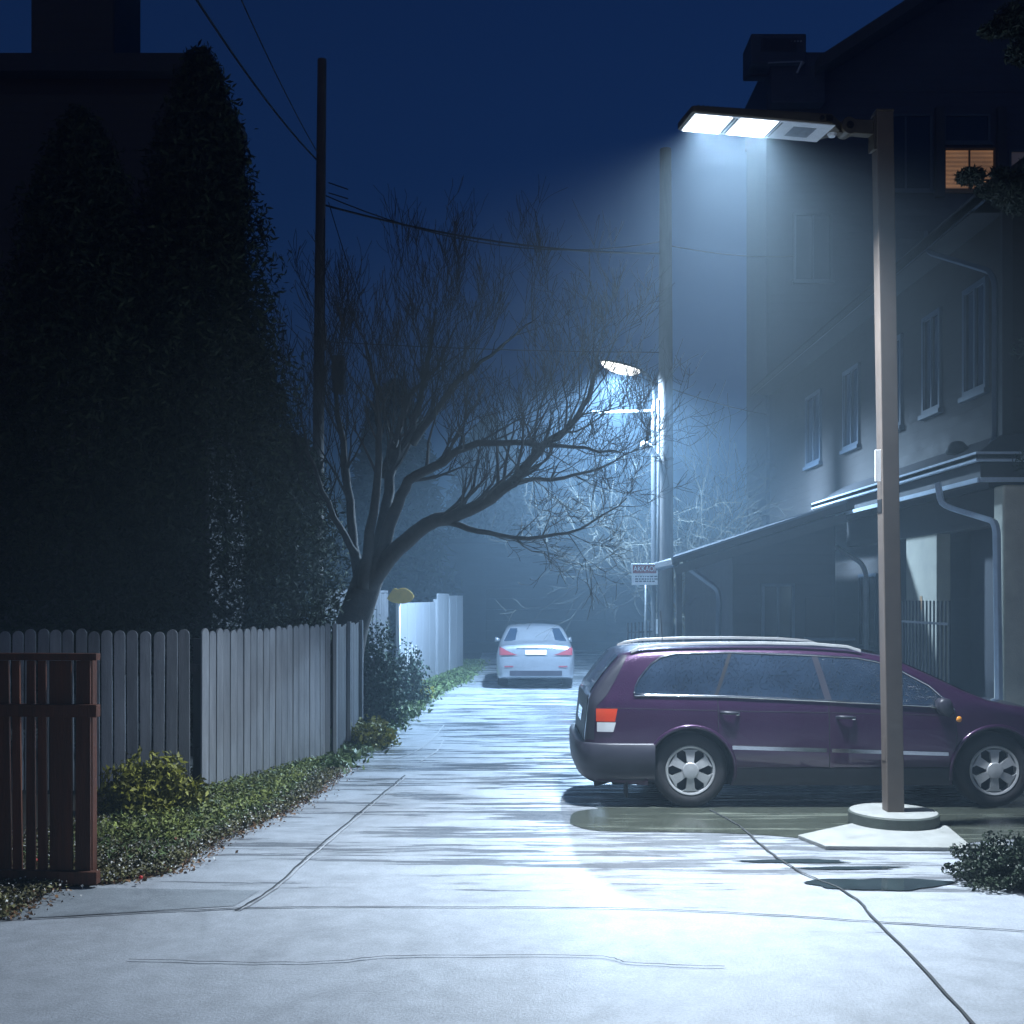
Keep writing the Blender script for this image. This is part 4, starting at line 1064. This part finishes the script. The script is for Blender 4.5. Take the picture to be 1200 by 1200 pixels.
def wheel(par, x, z, r, yout, sgn, rim_m='rim', nsp=6, w_=.22, cover=False):
    """one wheel; yout = outer face distance from the centre line"""
    yo = sgn * yout; s = sgn
    prof = [(r * .66, 0), (r * .70, .012), (r * .86, .018), (r * .96, .004), (r, -.03), (r, -w_ + .03), (r * .95, -w_), (r * .6, -w_)]
    t = MB().lathe([(a, yo + s * b - s * .02) for a, b in prof], (x, 0, z), 'Y', 48).build('wheel', 'rubber', par, smooth=True, world=False)
    rr = r * .67
    b = MB().lathe([(rr * 1.02, yo - s * .022), (rr * .97, yo - s * .006), (rr * .90, yo - s * .012), (rr * .86, yo - s * .04), (rr * .86, yo - s * .1)], (x, 0, z), 'Y', 48)
    for k in range(nsp):
        a0 = 2 * math.pi * (k + .5) / nsp
        def pt(rad, ang, h): return Vector((x + rad * math.cos(ang), yo + s * h, z + rad * math.sin(ang)))
        ins, outs = math.pi / nsp * .92, math.pi / nsp * .52
        q = [(rr * .30, ins * .9, -.002), (rr * .55, ins * .62, -.006), (rr * .75, outs * .9, -.012), (rr * .90, outs * 1.45, -.014)]
        top = [pt(r_, a0 - w__, h) for r_, w__, h in q] + [pt(r_, a0 + w__, h) for r_, w__, h in reversed(q)]
        b.plate(top, (0, -s * .035, 0))
    rim = b.build('rim', rim_m, t, smooth='angle', world=False)
    MB().lathe([(0, yo + s * .010), (rr * .16, yo + s * .009), (rr * .30, yo + s * .004), (rr * .34, yo - s * .006), (rr * .34, yo - s * .05)], (x, 0, z), 'Y', 32).build('hub_cap', 'rim', t, smooth='angle', world=False)
    MB().lathe([(0, yo - s * .075), (rr * .9, yo - s * .075)], (x, 0, z), 'Y', 24).build('dark_back_disc', 'seam', t, world=False)  # near-black disc: shade between the spokes put into its colour
    return t

def minivan():
    k = 11 / 1300; X0 = .72
    def lx(px): return (px - 600) * k - X0
    def lz(py): return CAMZ - (py - 700) * k
    t = thing('minivan', 'purple minivan with chrome window trim parked across the alley behind the lamp post', 'minivan', (X0, 11.965, 0))
    B = Body(5.1,
        top=[(0, .62), (.03, .90), (.05, 1.08), (.10, 1.17), (.20, 1.31), (.30, 1.43), (.38, 1.52), (.46, 1.55), (.6, 1.575), (.9, 1.59), (1.5, 1.60), (2.2, 1.595), (2.7, 1.565), (3.0, 1.515), (3.2, 1.45), (3.5, 1.315), (3.82, 1.16), (4.05, 1.07), (4.2, 1.035), (4.5, .985), (4.8, .90), (4.95, .82), (5.05, .68), (5.1, .5)],
        plan=[(0, .80), (.04, .86), (.10, .90), (.2, .925), (.5, .945), (1, .955), (4.0, .955), (4.4, .93), (4.7, .88), (4.9, .80), (5.02, .70), (5.1, .58)],
        side=[(.2, .90), (.28, .955), (.4, .985), (.55, 1.0), (.8, 1.0), (.95, .995), (1.03, .985), (1.10, .962), (1.15, .942), (1.35, .885), (1.5, .83), (1.7, .76)],
        bot=[(0, .36), (.15, .27), (.6, .22), (4.6, .22), (4.95, .26), (5.1, .34)], rc=.09, crown=.02)
    wr, wf, rad = (lx(810), .375), (lx(1168), .375), .372
    body = B.mesh().build('body', 'purple', t, smooth=True, world=False)
    carve(body, (wr, wf), .435, .30, .955)
    # wheel arch flares
    for cx, cz in (wr, wf):
        for sg in (-1, 1):
            b = MB(); pts = []
            for i in range(25):
                a = R(-12) + R(204) * i / 24; x = cx + .445 * math.cos(a); z = cz + .445 * math.sin(a)
                pts.append(B.side_pt(x, max(z, .24), .004, sg))
            b.tube(pts, .020, 8); b.build('wheel_arch', 'purple' if cz > 0 else 'clad', t, smooth=True, world=False)
    # sill cladding
    for sg in (-1, 1):
        B.side_patch('sill_cladding', 'clad', t, lambda v: wr[0] + .43, lambda v: wf[0] - .44, lambda x: .225, lambda x: .40, .010, sg, 20, 4)
        # windows
        top = [(lx(a), lz(b)) for a, b in ((744, 813), (746, 804), (750, 796), (757, 787.5), (766, 778), (777, 771), (795, 767), (860, 765.5), (950, 768.5), (1010, 772), (1032, 776), (1055, 784), (1092, 804), (1108, 819), (1119, 832))]
        bot = [(lx(a), lz(b)) for a, b in ((744, 814.5), (850, 816), (970, 821), (1090, 827), (1119, 833))]
        ft = lambda x: interp(x, top); fb = lambda x: interp(x, bot)
        d1 = lambda v: lx(838 + 20 * v); d1b = lambda v: lx(842 + 20 * v)
        d2 = lambda v: lx(968 - 12 * v); d2b = lambda v: lx(976 - 13 * v)
        cst = lambda q: (lambda v: q)
        B.side_patch('quarter_window', 'van_glass', t, cst(lx(744)), d1, fb, ft, .006, sg, 30, 8)
        B.side_patch('rear_door_window', 'van_glass', t, d1b, d2, fb, ft, .006, sg, 20, 8)
        B.side_patch('front_door_window', 'van_glass', t, d2b, cst(lx(1119)), fb, ft, .006, sg, 30, 8)
        B.side_patch('window_pillar', 'seam', t, d1, d1b, fb, ft, .010, sg, 1, 8)
        B.side_patch('window_pillar', 'clad', t, d2, d2b, fb, ft, .010, sg, 1, 8)
        b = MB(); B.line(b, top, .0095, .010, sg, 6, 4); B.line(b, [(x, z - .006) for x, z in bot], .015, .008, sg, 6, 8); b.build('window_trim', 'chrome', t, smooth=True, world=False)
        # seams
        b = MB()
        B.line(b, [(lx(842), lz(819)), (lx(842), lz(860)), (lx(846), lz(872))], .0035, .000, sg, 4, 8)
        B.line(b, [(lx(972), lz(824)), (lx(973), lz(905))], .0045, .000, sg, 4, 12)
        B.line(b, [(lx(1119), lz(836)), (lx(1122), lz(860)), (lx(1120), lz(904))], .004, .000, sg, 4, 8)
        B.line(b, [(wr[0] + .44, .408), (wf[0] - .44, .408)], .004, .002, sg, 4, 20)
        B.line(b, [(lx(700), lz(830)), (lx(842), lz(833)), (lx(1000), lz(836)), (lx(1119), lz(839))], .002, .0, sg, 4, 12)
        b.build('door_seam', 'seam', t, world=False)
        # moulding
        b = MB()
        for a0, a1 in ((858, 968.5), (974.5, 1111)):
            pts = [B.side_pt(lx(a0 + (a1 - a0) * i / 12), lz(876 + (a0 + (a1 - a0) * i / 12 - 860) * .030), .012, sg) for i in range(13)]
            vs = []
            for p in pts: vs += [p + Vector((0, 0, .024)), p + Vector((0, sg * .012, .018)), p + Vector((0, sg * .012, -.018)), p + Vector((0, 0, -.024))]
            fs = [(4 * i + j, 4 * i + 4 + j, 4 * i + 5 + j, 4 * i + 1 + j) for i in range(12) for j in range(3)] + [(0, 1, 2, 3), (51, 50, 49, 48)]
            b.add(vs, fs)
        b.build('side_moulding', 'chrome', t, world=False)
        # handles
        for px, py in ((856, 836), (992, 841)):
            c = B.side_pt(lx(px), lz(py), .0, sg); b = MB()
            b.tube([c + Vector((-.10, 0, .004)), c + Vector((-.06, sg * .035, .008)), c + Vector((.04, sg * .040, .004)), c + Vector((.09, 0, 0))], [.012, .017, .017, .012], 8)
            h = b.build('door_handle', 'clad', t, smooth=True, world=False)
            b = MB(); b.tube([c + Vector((.055, sg * .02, -.012)), c + Vector((.085, sg * .02, -.012))], .012, 8); b.build('keyhole', 'chrome', h, world=False)
        # mirror
        c = B.side_pt(lx(1104), lz(826), .02, sg); b = MB()
        prof = [(-.055, .075), (-.09, .04), (-.085, -.03), (-.05, -.085), (.02, -.105), (.06, -.06), (.05, .02), (.02, .07)]
        vs = [c + Vector((a, sg * y, z_)) for y in (.0, .05, .15, .17) for a, z_ in [(p[0] * (1 if y in (.05, .15) else .75), p[1] * (1 if y in (.05, .15) else .75)) for p in prof]]
        fs = [(j * 8 + i, j * 8 + (i + 1) % 8, (j + 1) * 8 + (i + 1) % 8, (j + 1) * 8 + i) for j in range(3) for i in range(8)] + [tuple(range(8)), tuple(range(31, 23, -1))]
        b.add(vs, fs); b.build('wing_mirror', 'clad', t, smooth=True, world=False)
        # side marker
        c = B.side_pt(lx(1124.5), lz(843), .0, sg)
        b = MB(); b.lathe([(0, sg * .012), (.026, sg * .008), (.032, sg * -.004)], c, 'Y', 16); b.build('side_marker', 'amber', t, smooth=True, world=False)
        # tail lamp
        B.side_patch('tail_lamp', 'lamp_red', t, lambda v: lx(699 + 0 * v), lambda v: lx(721 + 3 * v), lambda x: lz(846), lambda x: lz(831) , .012, sg, 8, 5)
        B.side_patch('reversing_lamp', 'lamp_white', t, lambda v: lx(700), lambda v: lx(719 + 3 * v), lambda x: lz(858), lambda x: lz(847), .012, sg, 8, 5)
        # dark tailgate corner: glass, and the rear's shade put into the colour
        seam = [(lz(860), lx(697)), (lz(846), lx(697)), (lz(830), lx(698)), (lz(815), lx(712)), (lz(800), lx(721)), (lz(785), lx(729)), (lz(768), lx(738))]
        seam.sort()
        vs = []; nu, nv = 8, 20
        for j in range(nv + 1):
            z = .68 + (1.52 - .68) * j / nv; xs_ = max(B.xr(.3, z), .002) + .004; xe_ = max(interp(z, seam), xs_ + .02)
            for i in range(nu + 1): x = xs_ + (xe_ - xs_) * i / nu; vs.append(B.side_pt(x, z, .006, sg))
        fs = [(j * (nu + 1) + i, j * (nu + 1) + i + 1, (j + 1) * (nu + 1) + i + 1, (j + 1) * (nu + 1) + i) for j in range(nv) for i in range(nu)]
        if sg > 0: fs = [tuple(reversed(f)) for f in fs]
        MB().add(vs, fs).build('shaded_corner', 'clad', t, smooth=True, world=False, auto=False)
        # roof rail
        b = MB(); pts = [Vector((lx(px), sg * (B.w(lx(px), B.zt(lx(px)) - .05) - .02), B.zt(lx(px)) + dz)) for px, dz in ((742, .0), (752, .022), (775, .038), (830, .045), (900, .046), (960, .046), (1000, .040), (1016, .015))]
        vs = []
        for p in pts: vs += [p + Vector((0, -.018, -.020)), p + Vector((0, .018, -.020)), p + Vector((0, .014, .010)), p + Vector((0, -.014, .010))]
        b.add(vs, [(4 * i + j, 4 * i + (j + 1) % 4, 4 * i + 4 + (j + 1) % 4, 4 * i + 4 + j) for i in range(len(pts) - 1) for j in range(4)] + [(3, 2, 1, 0), (28, 29, 30, 31)])
        b.build('roof_rail', 'rim', t, bevel=.004, world=False)
        # headlight
        B.side_patch('headlight', 'lamp_white', t, cst(4.72), cst(5.0), lambda x: .66, lambda x: .80, .008, sg, 8, 4)
        # wheels
        wheel(t, wr[0], wr[1], rad, .93, sg); wheel(t, wf[0], wf[1], rad, .93, sg)
    # rear: glass, plate, bumper
    B.rear_patch('rear_window', 'van_glass', t, -.66, .66, 1.12, 1.50, .008, 14, 14)
    B.rear_patch('shaded_tailgate', 'clad', t, -.72, .72, .66, 1.10, .006, 14, 10)  # darker than the body paint: the rear's shade put into the colour
    B.rear_patch('number_plate', 'lamp_white', t, -.26, .26, .80, .92, .014, 6, 3)
    path = []
    for i in range(8): x = .70 - .62 * i / 7; path.append(Vector((x, -B.w(x, .5), 0)))
    path += [Vector((.03, -.86, 0)), Vector((-.02, -.74, 0)), Vector((-.045, -.5, 0)), Vector((-.055, 0, 0)), Vector((-.045, .5, 0)), Vector((-.02, .74, 0)), Vector((.03, .86, 0))]
    for i in range(8): x = .08 + .62 * i / 7; path.append(Vector((x, B.w(x, .5), 0)))
    prof = [(-.05, .650), (.012, .650), (.030, .635), (.032, .50), (.022, .38), (-.01, .30), (-.08, .25), (-.14, .25)]
    vs = []
    for i, p in enumerate(path):
        d = path[min(i + 1, len(path) - 1)] - path[max(i - 1, 0)]; q = Vector((d.y, -d.x, 0)).normalized(); q = -q if (q.x > 0 or (abs(q.x) < .2 and q.y * p.y < 0)) else q
        for a, z in prof: vs.append(p + q * a + Vector((0, 0, z)))
    m_ = len(prof)
    MB().add(vs, [(i * m_ + j, (i + 1) * m_ + j, (i + 1) * m_ + j + 1, i * m_ + j + 1) for i in range(len(path) - 1) for j in range(m_ - 1)]).build('rear_bumper', 'clad', t, smooth=True, world=False)
    b = MB(); b.tube([(.28, -.6, .235), (.16, -.6, .20), (.12, -.6, .19)], .03, 10); b.build('exhaust', 'black', t, world=False)
    b = MB(); b.box((.42, -.88, .10), (.44, -.62, .3)); b.build('mud_flap', 'rubber', t, world=False)
    # windscreen on the top surface
    vs = []; nu, nv = 10, 14
    for j in range(nv + 1):
        x = 3.03 + (4.02 - 3.03) * j / nv
        for i in range(nu + 1):
            wt = B.w(x, B.zt(x)); y = -wt + 2 * wt * i / nu; vs.append(Vector((x + .004, y, B.zt(x) + .035 * (1 - (y / wt) ** 2) + .006)))
    MB().add(vs, [(j * (nu + 1) + i, j * (nu + 1) + i + 1, (j + 1) * (nu + 1) + i + 1, (j + 1) * (nu + 1) + i) for j in range(nv) for i in range(nu)]).build('windscreen', 'van_glass', t, smooth=True, world=False)
    # underbody
    MB().box((.3, -.7, .2), (4.8, .7, .3)).build('underbody', 'seam', t, world=False)
    b = MB(); b.tube([(1.5, -.60, B.zt(1.5) + .03), (1.5, -.60, B.zt(1.5) + .06)], .012, 6); b.tube([(.95, .35, B.zt(.95)), (.93, .35, B.zt(.95) + .36)], .005, 5); b.build('aerial', 'black', t, world=False)
minivan()

def far_sedan():
    D = 25.4; Xc = P(628, 0, D).x
    t = thing('silver_sedan', 'misty silver sedan seen from behind further down the alley', 'car', (Xc, D, 0), R(90))
    B = Body(4.7, top=[(0, .55), (.02, .80), (.05, .93), (.12, .985), (.5, 1.01), (.75, 1.06), (1.2, 1.29), (1.45, 1.38), (1.8, 1.415), (2.4, 1.42), (2.8, 1.36), (3.3, 1.12), (3.6, .98), (4.3, .86), (4.6, .72), (4.7, .5)],
        plan=[(0, .76), (.03, .82), (.10, .87), (.3, .90), (.8, .915), (3.8, .915), (4.3, .87), (4.6, .75), (4.7, .6)],
        side=[(.18, .93), (.3, .985), (.5, 1.0), (.75, 1.0), (.9, .97), (1.0, .92), (1.2, .83), (1.38, .74), (1.5, .68)],
        bot=[(0, .27), (.2, .22), (.7, .19), (4.3, .19), (4.7, .26)], rc=.10, crown=.03)
    body = B.mesh(70, 16, 6).build('body', 'silver', t, smooth=True, world=False)
    carve(body, ((1.0, .33), (3.7, .33)), .375, .25, .915)
    B.rear_patch('rear_window', 'van_glass', t, 0, 0, 0, 0, .012, 14, 10, shape=lambda a, b: ((a * 2 - 1) * (.74 - .15 * b), 1.06 + .285 * b))
    for sg in (-1, 1):
        B.rear_patch('tail_lamp', 'lamp_dull', t, 0, 0, 0, 0, .012, 12, 8, shape=lambda a, b, sg=sg: (sg * (.40 + (.84 - .40) * a + .14 * b * (1 - a)), .775 + .185 * b * (.25 + .75 * a) ))
        B.rear_patch('bumper_reflector', 'lamp_dull', t, 0, 0, 0, 0, .012, 6, 2, shape=lambda a, b, sg=sg: (sg * (.52 + .2 * a), .50 + .03 * b))
        wheel(t, 1.0, .33, .33, .89, sg); wheel(t, 3.7, .33, .33, .89, sg)
        c = B.side_pt(3.15, 1.0, .02, sg); b = MB(); b.tube([c, c + Vector((0, sg * .12, .02))], [.04, .07], 10); b.build('wing_mirror', 'silver', t, smooth=True, world=False)
        B.side_patch('side_window', 'van_glass', t, lambda v: 1.0 + .35 * v, lambda v: 3.35 - .45 * v, lambda x: 1.02, lambda x: min(B.zt(x) - .09, 1.31), .006, sg, 20, 6)
    B.rear_patch('number_plate', 'signwhite', t, -.24, .24, .79, .89, .014, 6, 3)
    B.rear_patch('bumper_insert', 'clad', t, -.6, .6, .30, .42, .008, 10, 3)
    B.rear_patch('chrome_strip', 'chrome', t, -.45, .45, .91, .925, .012, 10, 2)
far_sedan()

# ------------------------------------------------------------------ haze
def haze():
    b = MB().box((-72, -14, -1.2), (72, 112, 26)); o = b.build('haze', 'seam'); o.data.materials.clear()
    m = bpy.data.materials.new('haze_air'); m.use_nodes = True; n = m.node_tree; n.nodes.clear()
    v = n.nodes.new('ShaderNodeVolumePrincipled'); v.inputs['Color'].default_value = (.54, .78, 1, 1); v.inputs['Density'].default_value = HAZE_DENS; v.inputs['Anisotropy'].default_value = .15
    out_ = n.nodes.new('ShaderNodeOutputMaterial'); n.links.new(v.outputs[0], out_.inputs['Volume']); o.data.materials.append(m)
    tag(o, kind='stuff')
haze()
